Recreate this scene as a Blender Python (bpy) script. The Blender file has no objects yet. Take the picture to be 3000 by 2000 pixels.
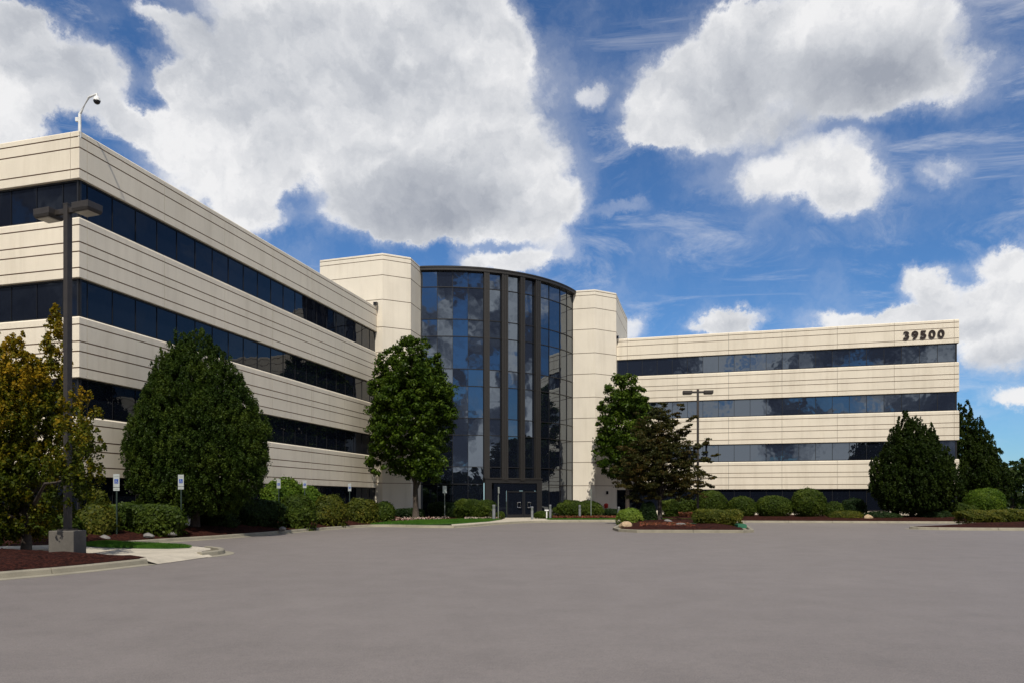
import bpy, bmesh, math, random
import numpy as np
from mathutils import Vector, Matrix
from mathutils.geometry import delaunay_2d_cdt

S = bpy.context.scene
COL = S.collection
R = math.radians
EYE = 1.65          # camera height above the parking lot
F = 2194.0          # focal length in photo pixels (3000 px wide)
HZ = 1463.3         # horizon row in the photo
random.seed(7)

def gx(px, y):                       # sideways position of a photo column at distance y
    return (px - 1500.0) / F * y
def gy(py, z0=0.0):                  # distance of a ground point seen at photo row py
    return (EYE - z0) * F / (py - HZ)
def gz(py, y):                       # height of a photo row at distance y
    return EYE + (HZ - py) * y / F
def G(px, py, z0=0.0):
    y = gy(py, z0)
    return (gx(px, y), y)

# ------------------------------------------------------------------ materials
MATS = {}
def nodes_of(name):
    m = bpy.data.materials.new(name); m.use_nodes = True
    nt = m.node_tree; b = nt.nodes['Principled BSDF']
    MATS[name] = m
    return m, nt, b
def N(nt, t, **kw):
    n = nt.nodes.new(t)
    for k, v in kw.items():
        if k in n.inputs.keys(): n.inputs[k].default_value = v
        else: setattr(n, k, v)
    return n
def ramp(nt, fac, stops):
    r = nt.nodes.new('ShaderNodeValToRGB')
    el = r.color_ramp.elements
    while len(el) > 1: el.remove(el[-1])
    el[0].position = stops[0][0]; el[0].color = (*stops[0][1], 1)
    for p, c in stops[1:]:
        e = el.new(p); e.color = (*c, 1)
    nt.links.new(fac, r.inputs[0])
    return r
def coords(nt, scale=(1, 1, 1), kind='Object'):
    tc = nt.nodes.new('ShaderNodeTexCoord'); mp = nt.nodes.new('ShaderNodeMapping')
    mp.inputs['Scale'].default_value = scale
    nt.links.new(tc.outputs[kind], mp.inputs[0])
    return mp.outputs[0]
def noise(nt, vec, scale, detail=4, rough=.55, dist=0):
    n = nt.nodes.new('ShaderNodeTexNoise')
    n.inputs['Scale'].default_value = scale; n.inputs['Detail'].default_value = detail
    n.inputs['Roughness'].default_value = rough; n.inputs['Distortion'].default_value = dist
    nt.links.new(vec, n.inputs['Vector'])
    return n
def bump(nt, b, h, strength, dist):
    bp = nt.nodes.new('ShaderNodeBump')
    bp.inputs['Strength'].default_value = strength; bp.inputs['Distance'].default_value = dist
    nt.links.new(h, bp.inputs['Height']); nt.links.new(bp.outputs[0], b.inputs['Normal'])
def mix(nt, fac, a, b_, mode='MIX'):
    m = nt.nodes.new('ShaderNodeMix'); m.data_type = 'RGBA'; m.blend_type = mode
    for v, k in ((fac, 0), (a, 6), (b_, 7)):
        if isinstance(v, (int, float)): m.inputs[k].default_value = v
        elif isinstance(v, tuple): m.inputs[k].default_value = (*v, 1)
        else: nt.links.new(v, m.inputs[k])
    return m.outputs[2]

def plain(name, col, rough=.6, metal=0, var=.15, scale=6, ior=None):
    m, nt, b = nodes_of(name)
    v = coords(nt); n = noise(nt, v, scale, 6)
    lo = tuple(c * (1 - var) for c in col); hi = tuple(min(1, c * (1 + var)) for c in col)
    r = ramp(nt, n.outputs['Fac'], [(.3, lo), (.7, hi)])
    nt.links.new(r.outputs[0], b.inputs['Base Color'])
    b.inputs['Roughness'].default_value = rough; b.inputs['Metallic'].default_value = metal
    if ior: b.inputs['IOR'].default_value = ior
    return m

def stone_mat(name, col, streak=.12):
    m, nt, b = nodes_of(name)
    v = coords(nt, (1, 1, 1)); vs = coords(nt, (1.3, 1.3, .10))
    n1 = noise(nt, v, .35, 5); n2 = noise(nt, v, 60, 3, .7); n3 = noise(nt, vs, 1.5, 6, .65)
    base = ramp(nt, n1.outputs['Fac'], [(.3, tuple(c * .93 for c in col)), (.7, tuple(min(1, c * 1.05) for c in col))])
    st = ramp(nt, n3.outputs['Fac'], [(.32, (1 - streak * 1.6, 1 - streak * 1.75, 1 - streak * 2.0)), (.52, (1, 1, 1))])
    c1 = mix(nt, 1.0, base.outputs[0], st.outputs[0], 'MULTIPLY')
    gr = ramp(nt, n2.outputs['Fac'], [(.3, (.90, .89, .87)), (.6, (1, 1, 1))])
    c2 = mix(nt, 1.0, c1, gr.outputs[0], 'MULTIPLY')
    nt.links.new(c2, b.inputs['Base Color'])
    b.inputs['Roughness'].default_value = .85
    bump(nt, b, n2.outputs['Fac'], .25, .01)
    return m
stone_mat('precast', (.79, .715, .585), .055)
stone_mat('pylon_stone', (.78, .715, .60), .045)
plain('joint', (.26, .165, .10), .9)
plain('core', (.03, .03, .032), .9)

def glass_mat(name, ior, tint=(.006, .008, .014), wav=.012, sc=.55):
    m, nt, b = nodes_of(name)
    v = coords(nt); n = noise(nt, v, sc, 2, .5)
    b.inputs['Base Color'].default_value = (*tint, 1)
    b.inputs['Roughness'].default_value = .012
    b.inputs['IOR'].default_value = ior
    b.inputs['Specular Tint'].default_value = (.74, .86, 1, 1)
    bump(nt, b, n.outputs['Fac'], 1.0, wav)
    return m
glass_mat('ribbon_glass', 2.25, wav=.006, sc=.8)
glass_mat('atrium_glass', 2.4, wav=.009)
glass_mat('dark_glass', 1.45)
glass_mat('side_glass', 1.42)
plain('window_frame', (.009, .009, .011), .5, .1)
plain('bronze', (.022, .0195, .0175), .55, .1, .12)
plain('bronze_dark', (.010, .009, .009), .6, 0, .12)
plain('chrome', (.75, .75, .75), .15, 1)
plain('lamp_bronze', (.045, .038, .033), .5, .3, .15)
plain('lamp_lens', (.35, .33, .28), .2)
plain('white_paint', (.78, .78, .76), .45)
plain('black_plastic', (.012, .012, .014), .15)
plain('number_metal', (.018, .008, .006), .8)
plain('sign_white', (.40, .43, .42), .4, 0, .06)
plain('sign_back', (.42, .46, .44), .45, .3, .1)
plain('sign_blue', (.015, .06, .33), .4)
plain('post_green', (.02, .035, .027), .5)
plain('post_grey', (.22, .25, .22), .5)
plain('bollard_grey', (.24, .25, .27), .5, .3)
plain('red_paint', (.45, .03, .02), .4)
plain('patch_green', (.02, .13, .07), .7)
plain('roof_gravel', (.30, .29, .27), .95)

def asphalt_mat():
    m, nt, b = nodes_of('asphalt')
    v = coords(nt)
    n1 = noise(nt, v, .06, 5, .6, .8); n2 = noise(nt, v, 55, 4, .8); n3 = noise(nt, v, 1.1, 6, .7)
    c = ramp(nt, n1.outputs['Fac'], [(.3, (.190, .168, .157)), (.7, (.226, .200, .188))])
    g = ramp(nt, n2.outputs['Fac'], [(.25, (.5, .5, .5)), (.5, (1, 1, 1)), (.8, (1.4, 1.39, 1.37))])
    g3 = ramp(nt, n3.outputs['Fac'], [(.3, (.86, .86, .86)), (.6, (1, 1, 1))])
    n5 = noise(nt, v, 11, 5, .75); g5 = ramp(nt, n5.outputs['Fac'], [(.35, (.90, .90, .905)), (.62, (1.04, 1.04, 1.03))])
    c2 = mix(nt, 1, mix(nt, 1, c.outputs[0], g5.outputs[0], 'MULTIPLY'), g.outputs[0], 'MULTIPLY'); c3 = mix(nt, 1, c2, g3.outputs[0], 'MULTIPLY')
    nt.links.new(c3, b.inputs['Base Color'])
    b.inputs['Roughness'].default_value = .62; b.inputs['Specular IOR Level'].default_value = .35
    bump(nt, b, n2.outputs['Fac'], .5, .012)
asphalt_mat()
def concrete_mat(name, col):
    m, nt, b = nodes_of(name)
    v = coords(nt)
    n1 = noise(nt, v, 1.6, 8, .7); n2 = noise(nt, v, 70, 3, .7)
    c = ramp(nt, n1.outputs['Fac'], [(.3, tuple(x * .72 for x in col)), (.55, col), (.8, tuple(x * 1.1 for x in col))])
    g = ramp(nt, n2.outputs['Fac'], [(.3, (.8, .8, .8)), (.6, (1, 1, 1))])
    nt.links.new(mix(nt, 1, c.outputs[0], g.outputs[0], 'MULTIPLY'), b.inputs['Base Color'])
    b.inputs['Roughness'].default_value = .85
    bump(nt, b, n2.outputs['Fac'], .3, .008)
concrete_mat('kerb_concrete', (.30, .272, .205))
concrete_mat('walk_concrete', (.52, .465, .37))
concrete_mat('pedestal_concrete', (.13, .118, .10))
def mulch_mat():
    m, nt, b = nodes_of('mulch')
    v = coords(nt)
    vo = nt.nodes.new('ShaderNodeTexVoronoi'); vo.inputs['Scale'].default_value = 22
    nt.links.new(v, vo.inputs['Vector'])
    n = noise(nt, v, 9, 6, .75); n0 = noise(nt, v, .8, 3)
    c = ramp(nt, vo.outputs['Color'], [(.15, (.012, .004, .003)), (.5, (.036, .010, .007)), (.85, (.078, .024, .015))])
    g = ramp(nt, n.outputs['Fac'], [(.3, (.35, .35, .35)), (.65, (1.1, 1.1, 1.1))])
    nt.links.new(mix(nt, 1, c.outputs[0], g.outputs[0], 'MULTIPLY'), b.inputs['Base Color'])
    b.inputs['Roughness'].default_value = 1; b.inputs['Specular IOR Level'].default_value = .1
    bump(nt, b, n.outputs['Fac'], 1, .06)
mulch_mat()
plain('lawn_soil', (.045, .10, .018), .9, 0, .5, 14)
plain('far_ground', (.05, .075, .025), .95, 0, .4, .3)
plain('bark', (.055, .042, .032), .9, 0, .4, 12)
plain('bark_dark', (.035, .026, .022), .9, 0, .4, 12)
def rock_mat(name, col):
    m, nt, b = nodes_of(name)
    v = coords(nt); n = noise(nt, v, 5, 8, .7)
    c = ramp(nt, n.outputs['Fac'], [(.3, tuple(x * .5 for x in col)), (.6, col), (.8, tuple(min(1, x * 1.3) for x in col))])
    nt.links.new(c.outputs[0], b.inputs['Base Color']); b.inputs['Roughness'].default_value = .85
    bump(nt, b, n.outputs['Fac'], .8, .05)
rock_mat('rock_tan', (.50, .36, .22)); rock_mat('rock_grey', (.20, .19, .18))

def leaf_mat(name, stops, rough=.5, trans=.25, top=None):
    """leaves: colour varies leaf by leaf and branch by branch; light passes through a little"""
    m, nt, b = nodes_of(name)
    geo = nt.nodes.new('ShaderNodeNewGeometry')
    v = coords(nt); n = noise(nt, v, .9, 4, .6)
    ma = nt.nodes.new('ShaderNodeMath'); ma.operation = 'MULTIPLY_ADD'
    nt.links.new(geo.outputs['Random Per Island'], ma.inputs[0]); ma.inputs[1].default_value = .45
    sc = nt.nodes.new('ShaderNodeMath'); sc.operation = 'MULTIPLY_ADD'
    nt.links.new(n.outputs['Fac'], sc.inputs[0]); sc.inputs[1].default_value = 1.5; sc.inputs[2].default_value = -.47
    nt.links.new(sc.outputs[0], ma.inputs[2])
    fac = ma.outputs[0]
    if top:                               # autumn colour has come in from the top of the crown
        sp = nt.nodes.new('ShaderNodeSeparateXYZ'); nt.links.new(v, sp.inputs[0])
        mr = nt.nodes.new('ShaderNodeMapRange'); nt.links.new(sp.outputs[2], mr.inputs[0])
        mr.inputs[1].default_value = top[0]; mr.inputs[2].default_value = top[1]; mr.inputs[3].default_value = -.28; mr.inputs[4].default_value = .22
        ad = nt.nodes.new('ShaderNodeMath'); ad.operation = 'ADD'; nt.links.new(fac, ad.inputs[0]); nt.links.new(mr.outputs[0], ad.inputs[1]); fac = ad.outputs[0]
    r = ramp(nt, fac, stops)
    nt.links.new(r.outputs[0], b.inputs['Base Color'])
    b.inputs['Roughness'].default_value = rough
    b.inputs['Specular IOR Level'].default_value = .10
    tr = nt.nodes.new('ShaderNodeBsdfTranslucent')
    nt.links.new(mix(nt, 1, r.outputs[0], (1.2, 1.3, .5), 'MULTIPLY'), tr.inputs[0])
    mx = nt.nodes.new('ShaderNodeMixShader'); mx.inputs[0].default_value = trans
    nt.links.new(b.outputs[0], mx.inputs[1]); nt.links.new(tr.outputs[0], mx.inputs[2])
    nt.links.new(mx.outputs[0], nt.nodes['Material Output'].inputs[0])
leaf_mat('leaf_hornbeam', [(.1, (.009, .020, .003)), (.5, (.027, .050, .007)), (.9, (.075, .105, .014))])
leaf_mat('leaf_maple', [(.1, (.012, .028, .003)), (.5, (.036, .066, .006)), (.9, (.10, .145, .016))], .4)
leaf_mat('leaf_autumn', [(.05, (.024, .038, .003)), (.38, (.066, .078, .005)), (.66, (.165, .122, .007)), (1, (.33, .19, .010))], top=(1.5, 6.5))
leaf_mat('leaf_red', [(.1, (.016, .022, .006)), (.45, (.036, .040, .010)), (.8, (.072, .048, .013)), (1, (.12, .058, .016))])
leaf_mat('leaf_conifer', [(.1, (.008, .017, .003)), (.5, (.019, .034, .005)), (.9, (.044, .064, .009))])
leaf_mat('leaf_hedge', [(.1, (.018, .033, .005)), (.5, (.044, .070, .009)), (.9, (.10, .13, .018))])
leaf_mat('leaf_bright', [(.1, (.024, .050, .005)), (.5, (.060, .11, .010)), (.9, (.14, .20, .02))])
leaf_mat('leaf_olive', [(.1, (.026, .040, .006)), (.5, (.065, .078, .010)), (.9, (.16, .14, .02))])
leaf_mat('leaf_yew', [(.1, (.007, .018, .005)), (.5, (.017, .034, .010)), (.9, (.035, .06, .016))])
leaf_mat('leaf_yellowgreen', [(.1, (.05, .09, .01)), (.5, (.13, .19, .025)), (.9, (.24, .30, .05))])
leaf_mat('grass_blade', [(.1, (.03, .085, .01)), (.5, (.055, .14, .015)), (.9, (.09, .19, .025))])
leaf_mat('petal_white', [(.1, (.30, .12, .10)), (.5, (.42, .30, .26)), (.9, (.6, .52, .48))])
leaf_mat('petal_red', [(.1, (.03, .04, .012)), (.4, (.08, .03, .015)), (.7, (.19, .055, .03)), (.95, (.32, .13, .07))])
M = MATS

# ------------------------------------------------------------------ objects
def tag(o, label=None, cat=None, group=None, kind=None):
    if label: o['label'] = label
    if cat: o['category'] = cat
    if group: o['group'] = group
    if kind: o['kind'] = kind
    return o
def empty(name, loc, label, cat, group=None, rz=0):
    o = bpy.data.objects.new(name, None); COL.objects.link(o)
    o.location = loc; o.rotation_euler = (0, 0, rz); o.empty_display_size = .3
    return tag(o, label, cat, group)
def link(name, me, mat, parent=None, world=True):
    if isinstance(mat, str): mat = [mat]
    for x in mat: me.materials.append(M[x])
    o = bpy.data.objects.new(name, me); COL.objects.link(o)
    if parent:
        o.parent = parent
        if world:
            p = parent; mt = Matrix.Identity(4)
            while p:
                mt = Matrix.LocRotScale(p.location, p.rotation_euler, p.scale) @ mt if False else (p.matrix_basis @ mt)
                p = p.parent
            o.matrix_basis = mt.inverted()
    return o

class MB:
    """collects faces; build() links them as one mesh object"""
    def __init__(s): s.v = []; s.f = []; s.m = []
    def face(s, pts, mi=0):
        n = len(s.v); s.v += [tuple(p) for p in pts]; s.f.append(tuple(range(n, n + len(pts)))); s.m.append(mi)
    def hexa(s, a, b, mi=0):          # a, b: bottom and top quads (same order)
        n = len(s.v); s.v += [tuple(p) for p in a] + [tuple(p) for p in b]
        for q in ((3, 2, 1, 0), (4, 5, 6, 7), (0, 1, 5, 4), (1, 2, 6, 5), (2, 3, 7, 6), (3, 0, 4, 7)):
            s.f.append(tuple(n + i for i in q)); s.m.append(mi)
    def box(s, c, sx, sy, sz, rz=0, mi=0):   # c = centre of the bottom face
        ca, sa = math.cos(rz), math.sin(rz)
        q = [(c[0] + x * ca - y * sa, c[1] + x * sa + y * ca) for x, y in
             ((-sx / 2, -sy / 2), (sx / 2, -sy / 2), (sx / 2, sy / 2), (-sx / 2, sy / 2))]
        s.hexa([(x, y, c[2]) for x, y in q], [(x, y, c[2] + sz) for x, y in q], mi)
    def bar(s, p0, p1, w, z0, z1, mi=0):     # wall-like bar between two plan points, w thick
        d = Vector((p1[0] - p0[0], p1[1] - p0[1])).normalized(); n = Vector((d.y, -d.x)) * (w / 2)
        q = [(p0[0] + n.x, p0[1] + n.y), (p1[0] + n.x, p1[1] + n.y), (p1[0] - n.x, p1[1] - n.y), (p0[0] - n.x, p0[1] - n.y)]
        s.hexa([(x, y, z0) for x, y in q], [(x, y, z1) for x, y in q], mi)
    def tube(s, pts, rad, seg=10, mi=0, cap=True):
        pts = [Vector(p) for p in pts]; rings = []
        up = Vector((0, 0, 1))
        for i, p in enumerate(pts):
            d = (pts[min(i + 1, len(pts) - 1)] - pts[max(i - 1, 0)]).normalized()
            a = d.cross(up if abs(d.z) < .95 else Vector((1, 0, 0))).normalized(); b = d.cross(a)
            r = rad[i] if isinstance(rad, (list, tuple)) else rad
            n = len(s.v)
            s.v += [tuple(p + (a * math.cos(t) + b * math.sin(t)) * r) for t in [2 * math.pi * k / seg for k in range(seg)]]
            rings.append(n)
        for i in range(len(rings) - 1):
            for k in range(seg):
                k2 = (k + 1) % seg
                s.f.append((rings[i] + k, rings[i] + k2, rings[i + 1] + k2, rings[i + 1] + k)); s.m.append(mi)
        if cap:
            s.f.append(tuple(rings[0] + k for k in range(seg))); s.m.append(mi)
            s.f.append(tuple(rings[-1] + k for k in reversed(range(seg)))); s.m.append(mi)
    def mesh(s, name, recalc=True, bevel=0):
        me = bpy.data.meshes.new(name); me.from_pydata(s.v, [], s.f)
        for p, mi in zip(me.polygons, s.m): p.material_index = mi
        if recalc or bevel:
            bm = bmesh.new(); bm.from_mesh(me)
            if recalc: bmesh.ops.recalc_face_normals(bm, faces=bm.faces)
            if bevel: bmesh.ops.bevel(bm, geom=bm.edges[:], offset=bevel, segments=2, affect='EDGES', profile=.5)
            bm.to_mesh(me); bm.free()
        return me
    def build(s, name, mat, parent=None, recalc=True, bevel=0, smooth=False):
        me = s.mesh(name, recalc, bevel)
        if smooth:
            for p in me.polygons: p.use_smooth = True
        return link(name, me, mat, parent)

def V2(p): return Vector((p[0], p[1]))
def offset_path(path, d, closed):
    """moves each plan point outwards (right of travel) by d, mitred at the corners"""
    n = len(path); out = []
    for i, p in enumerate(path):
        p = V2(p)
        a = (p - V2(path[(i - 1) % n])) if (closed or i > 0) else None
        b = (V2(path[(i + 1) % n]) - p) if (closed or i < n - 1) else None
        if a is None: a = b
        if b is None: b = a
        a = a.normalized(); b = b.normalized()
        na = Vector((a.y, -a.x)); nb = Vector((b.y, -b.x)); m = (na + nb).normalized()
        k = d / max(.35, m.dot(na)); out.append(p + m * k)
    return out
def sweep(mb, path, prof, joint_idx=(), caps=True):
    """profile [(outwards, height)] swept along an open plan path; joint_idx: profile edges that take material 1"""
    rows = []
    for off, z in prof:
        q = offset_path(path, off, False); rows.append([(p.x, p.y, z) for p in q])
    n = len(prof)
    for j in range(n - 1):
        mi = 1 if j in joint_idx else 0
        for i in range(len(path) - 1):
            mb.face([rows[j][i], rows[j][i + 1], rows[j + 1][i + 1], rows[j + 1][i]], mi)
    if caps:
        mb.face([rows[j][0] for j in range(n)]); mb.face([rows[j][-1] for j in reversed(range(n))])
def cut_path(path, cuts, gap):
    """path cut at given distances; returns open pieces with a gap between them"""
    L = [0]
    for i in range(len(path) - 1): L.append(L[-1] + (V2(path[i + 1]) - V2(path[i])).length)
    def at(s):
        for i in range(len(path) - 1):
            if s <= L[i + 1] + 1e-9:
                t = (s - L[i]) / (L[i + 1] - L[i]); return V2(path[i]).lerp(V2(path[i + 1]), t)
        return V2(path[-1])
    edges = [0] + sorted(cuts) + [L[-1]]; out = []
    for a, b in zip(edges[:-1], edges[1:]):
        a2 = a + (gap / 2 if a > 0 else 0); b2 = b - (gap / 2 if b < L[-1] else 0)
        if b2 - a2 < .05: continue
        out.append([at(a2)] + [V2(path[i]) for i in range(len(path)) if a2 + .01 < L[i] < b2 - .01] + [at(b2)])
    return out, L

def profile_with_grooves(z0, z1, grooves, w=.052, d=.03, ch_top=.06, depth=.30):
    """outer face from bottom to top: recessed reveals, a chamfered top edge, back to the core"""
    pr = [(-depth, z0), (-.02, z0), (0, z0 + .02)]; ji = []
    for g in grooves:
        pr += [(0, g - w / 2), (-d, g - w / 2 + .008), (-d, g + w / 2 - .008), (0, g + w / 2)]
        k = len(pr); ji += [k - 4, k - 3, k - 2]
    pr += [(0, z1 - ch_top), (-ch_top, z1), (-depth, z1)]
    return pr, ji

# ------------------------------------------------------------------ the office building
FLOOR = 4.1; BAND = 2.508; B0 = EYE + .967
LC = Vector((-17.86, 30.91)); LF = Vector((-10.69, 59.30))
RL = Vector((9.956, 71.15)); RR = Vector((37.80, 63.30))
dl = (LF - LC).normalized(); dr = (RR - RL).normalized()
bld = empty('office_building', (0, 60, 0),
            'long four storey cream precast office building with dark ribbon windows and curved glass entrance drum', 'building')

def hit(p, d, px):                    # distance along p + s d where it crosses a photo column
    k = (px - 1500) / F
    return (k * p.y - p.x) / (d.x - k * d.y)

left_ring = [LC - dr * 19.0, LC, LF + dl * 1.2, LF + dl * 1.2 - dr * 19.0, LC - dr * 19.0]
right_ring = [RL - dr * .8, RR, RR + Vector((-dr.y, dr.x)) * 18, RL - dr * .8 + Vector((-dr.y, dr.x)) * 18, RL - dr * .8]
TOP = B0 + 3 * FLOOR + 1.985

def joints_for(ring, known):
    path = [V2(p) for p in ring]; L = [0]
    for i in range(len(path) - 1): L.append(L[-1] + (path[i + 1] - path[i]).length)
    cuts = []
    for seg in range(len(path) - 1):
        if seg in known: cuts += [L[seg] + s for s in known[seg]]
        else:
            n = max(1, round((L[seg + 1] - L[seg]) / 4.83)); st = (L[seg + 1] - L[seg]) / n
            cuts += [L[seg] + st * k for k in range(1, n)]
    return cuts
sl = -dr
jl = {0: [19.0 - s for s in (hit(LC, sl, 206), hit(LC, sl, 206) + 4.83, hit(LC, sl, 206) + 9.66, hit(LC, sl, 206) + 14.5)],
      1: [hit(LC, dl, x) for x in (255.6, 482.2, 658.9, 798, 912.7, 1008.6, 1089.8)]}
jr = {0: [.8 + hit(RL, dr, x) for x in (1838, 1983.8, 2134.7, 2291, 2453, 2620, 2795.6)]}
PANE_L = [hit(LC, dl, x) for x in (265, 323, 388, 447, 504)]
print('left pane spacing', PANE_L, 'joints', jl, jr)

def wing(ring, jk, side):
    cuts = joints_for(ring, jk)
    for k in range(4):
        z0 = B0 + k * FLOOR
        if k < 3: z1 = z0 + BAND; gr = [z0 + .404, z0 + 1.074, z0 + 1.478, z0 + 2.173]
        else: z1 = TOP; gr = [z0 + .384, z0 + 1.267, z0 + 1.72]
        pr, ji = profile_with_grooves(z0, z1, gr)
        if k == 3:                      # thin metal coping joint: the upper strip stands slightly proud
            pass
        pieces, _ = cut_path(ring, cuts, .022)
        mb = MB()
        for pc in pieces: sweep(mb, pc, pr, ji)
        mb.build('wall_band', ['precast', 'joint'], bld, recalc=False)
    # dark backing behind the joints, the floors and the roof
    core = MB(); inner = offset_path(ring[:-1], -.27, True); n = len(inner)
    for k in range(4):
        z0 = B0 + k * FLOOR + .01; z1 = (z0 + BAND - .03) if k < 3 else TOP - .03
        for i in range(n):
            a, b = inner[i], inner[(i + 1) % n]
            core.face([(a.x, a.y, z0), (b.x, b.y, z0), (b.x, b.y, z1), (a.x, a.y, z1)])
        core.face([(p.x, p.y, z0) for p in reversed(inner)])
        if k < 3: core.face([(p.x, p.y, z1) for p in inner])
    core.build('inner_slabs', 'core', bld, recalc=False)
    rf = MB(); rf.face([(p.x, p.y, TOP - .5) for p in offset_path(ring[:-1], -.275, True)]); rf.build('roof', 'roof_gravel', bld, recalc=False)
    # low plinth wall
    pl = MB(); q = offset_path(ring[:-1], -.16, True); q2 = offset_path(ring[:-1], -.5, True)
    for i in range(n):
        a, b = q[i], q[(i + 1) % n]; c, d = q2[(i + 1) % n], q2[i]
        pl.hexa([(a.x, a.y, -.1), (b.x, b.y, -.1), (c.x, c.y, -.1), (d.x, d.y, -.1)],
                [(a.x, a.y, .74), (b.x, b.y, .74), (c.x, c.y, .74), (d.x, d.y, .74)])
    pl.build('plinth', 'precast', bld)

def ribbon(p0, p1, first, pitch, z0, z1, glass, rnd, mw=.04):
    """a strip of glass panes between two bands: every pane is set a hair out of plane, like real glazing"""
    p0 = V2(p0); p1 = V2(p1); L = (p1 - p0).length; d = (p1 - p0) / L; nrm = Vector((d.y, -d.x))
    ms = []; s = first
    while s < L - .02:
        if s > .02: ms.append(s)
        s += pitch
    e = [0] + ms + [L]
    g = MB(); fr = MB()
    for a, b in zip(e[:-1], e[1:]):
        t1 = rnd.uniform(-.0035, .0035); t2 = rnd.uniform(-.0030, .0030)
        def P(s, z, o): q = p0 + d * s + nrm * o; return (q.x, q.y, z)
        g.face([P(a, z0, -t1 - t2), P(b, z0, t1 - t2), P(b, z1, t1 + t2), P(a, z1, -t1 + t2)])
    for s in ms:
        q = p0 + d * s; fr.box((q.x, q.y, z0), mw, .06, z1 - z0, math.atan2(d.y, d.x))
    for za, zb, w in ((z0, z0 + .07, .10), (z1 - .07, z1, .10)):
        fr.bar(p0, p1, w, za, zb)
    for s in (.04, L - .04):
        q = p0 + d * s; fr.box((q.x, q.y, z0), .08, .09, z1 - z0, math.atan2(d.y, d.x))
    o = g.build('ribbon_window', glass, bld, recalc=False)
    fr.build('window_frame', 'window_frame', o, recalc=False)

wing(left_ring, jl, 'l'); wing(right_ring, jr, 'r')
rnd = random.Random(3)
for ring, first in ((left_ring, {0: .25, 1: .25}), (right_ring, {0: .0})):
    q = offset_path(ring[:-1], -.17, True); n = len(q)
    for seg in range(n):
        p0, p1 = q[seg], q[(seg + 1) % n]
        for k in range(4):
            z1 = B0 + k * FLOOR + .004; z0 = z1 - (FLOOR - BAND) - .006
            if k == 0: z0 = .72
            pitch = 1.385
            if ring is left_ring: f0 = {0: (19.0 - .17 - 1.0) % 1.385, 1: hit(LC, dl, 265) - .17}.get(seg, .5)
            else: f0 = {0: (.8 + hit(RL, dr, 1838) - .17) % 1.385}.get(seg, .5)
            ribbon(p0, p1, f0, pitch, z0, z1, ('side_glass' if ring is left_ring else 'ribbon_glass') if k else 'dark_glass', rnd, .012 if ring is left_ring else .035)

# pylons ---------------------------------------------------------------
PT = EYE + 19.46
def PX(px, y): return Vector((gx(px, y), y))
LP = [PX(937.1, 60.96), PX(1120.7, 59.15), PX(1203.6, 60.24), PX(1233.0, 62.67)]
RP = [PX(1677.0, 69.9), PX(1743.0, 69.4), PX(1805.4, 70.7), PX(1822.6, 75.8)]
lines = [EYE + .967 + .37 + FLOOR * k for k in range(5)] + [EYE + 3.50 + FLOOR * k for k in range(4)] + [EYE + 18.95, EYE + 19.29]
lines.sort()
for pts, back in ((LP, [Vector((-6.6, 66.5)), Vector((-13.4, 69.5))]), (RP, [Vector((12.4, 80.5)), Vector((8.4, 80.5))])):
    mb = MB(); ring = pts + back + [pts[0]]
    pr, ji = profile_with_grooves(-.1, PT, lines, w=.05, d=.04, ch_top=.03)
    sweep(mb, ring, pr, ji, caps=False)
    mb.build('pylon', ['pylon_stone', 'joint'], bld, recalc=False)
    rf = MB(); rf.face([(p.x, p.y, PT - .25) for p in offset_path(ring[:-1], -.29, True)]); rf.build('roof', 'roof_gravel', bld, recalc=False)
mb = MB(); mb.bar(PX(1776.4, 70.03), PX(1780, 70.10), .25, gz(1446, 70), gz(1437, 70)); mb.build('alarm_bell', 'black_plastic', bld)  # this black bar is the alarm bell on the pylon wall
mb = MB(); mb.tube([(gx(1776, 69.9), 69.9, .9), (gx(1776, 69.9), 69.9, 1.25)], [.16, .2], 14)
mb.tube([(gx(1776, 69.9), 69.9, 1.25), (gx(1776, 69.9), 69.9, 1.35)], [.2, .08], 14); mb.build('standpipe', 'red_paint', bld)
for px, y, z in ((1100.5, 59.0, 16.92), (1808.2, 70.9, 16.88)):   # small dark scuppers where the wings meet the pylons
    mb = MB(); mb.box((gx(px, y), y, z), .28, .3, .25, -.27); mb.build('scupper', 'black_plastic', bld)

# glass drum -------------------------------------------------------------
P1, P7 = LP[3] + Vector((.01, .02)), RP[0]
mid = (P1 + P7) / 2; ch = P7 - P1; c2 = ch.length / 2; cd = ch.normalized(); cn = Vector((cd.y, -cd.x)); sag = 2.45
RAD = (c2 * c2 + sag * sag) / (2 * sag); CEN = mid - cn * (RAD - sag)
def arc_at(px):                       # angle on the drum seen at a photo column
    k = (px - 1500) / F; d = Vector((k, 1)).normalized(); o = Vector((0, 0)) - CEN
    b = o.dot(d); c = o.dot(o) - RAD * RAD; D = b * b - c
    if D < 0: return None
    p = d * (-b - math.sqrt(D)) - CEN
    return math.atan2(p.dot(cn), p.dot(cd))     # 90 degrees = middle of the drum
A0 = math.atan2((P1 - CEN).dot(cn), (P1 - CEN).dot(cd)); A1 = math.atan2((P7 - CEN).dot(cn), (P7 - CEN).dot(cd))
def AP(a, r=0):
    return CEN + (cd * math.cos(a) + cn * math.sin(a)) * (RAD + r)
ang = {}
for x in (1281, 1326.5, 1371, 1416, 1432, 1467, 1485, 1520, 1533, 1564, 1578, 1608, 1640, 1660):
    ang[x] = arc_at(x)
print('angles', A0, A1, ang)
rows = [.25, EYE + 1.34, EYE + 2.78, EYE + 5.44, EYE + 6.87, EYE + 9.54, EYE + 10.97, EYE + 13.64, EYE + 15.07, EYE + 17.74, EYE + 19.1]
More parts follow.
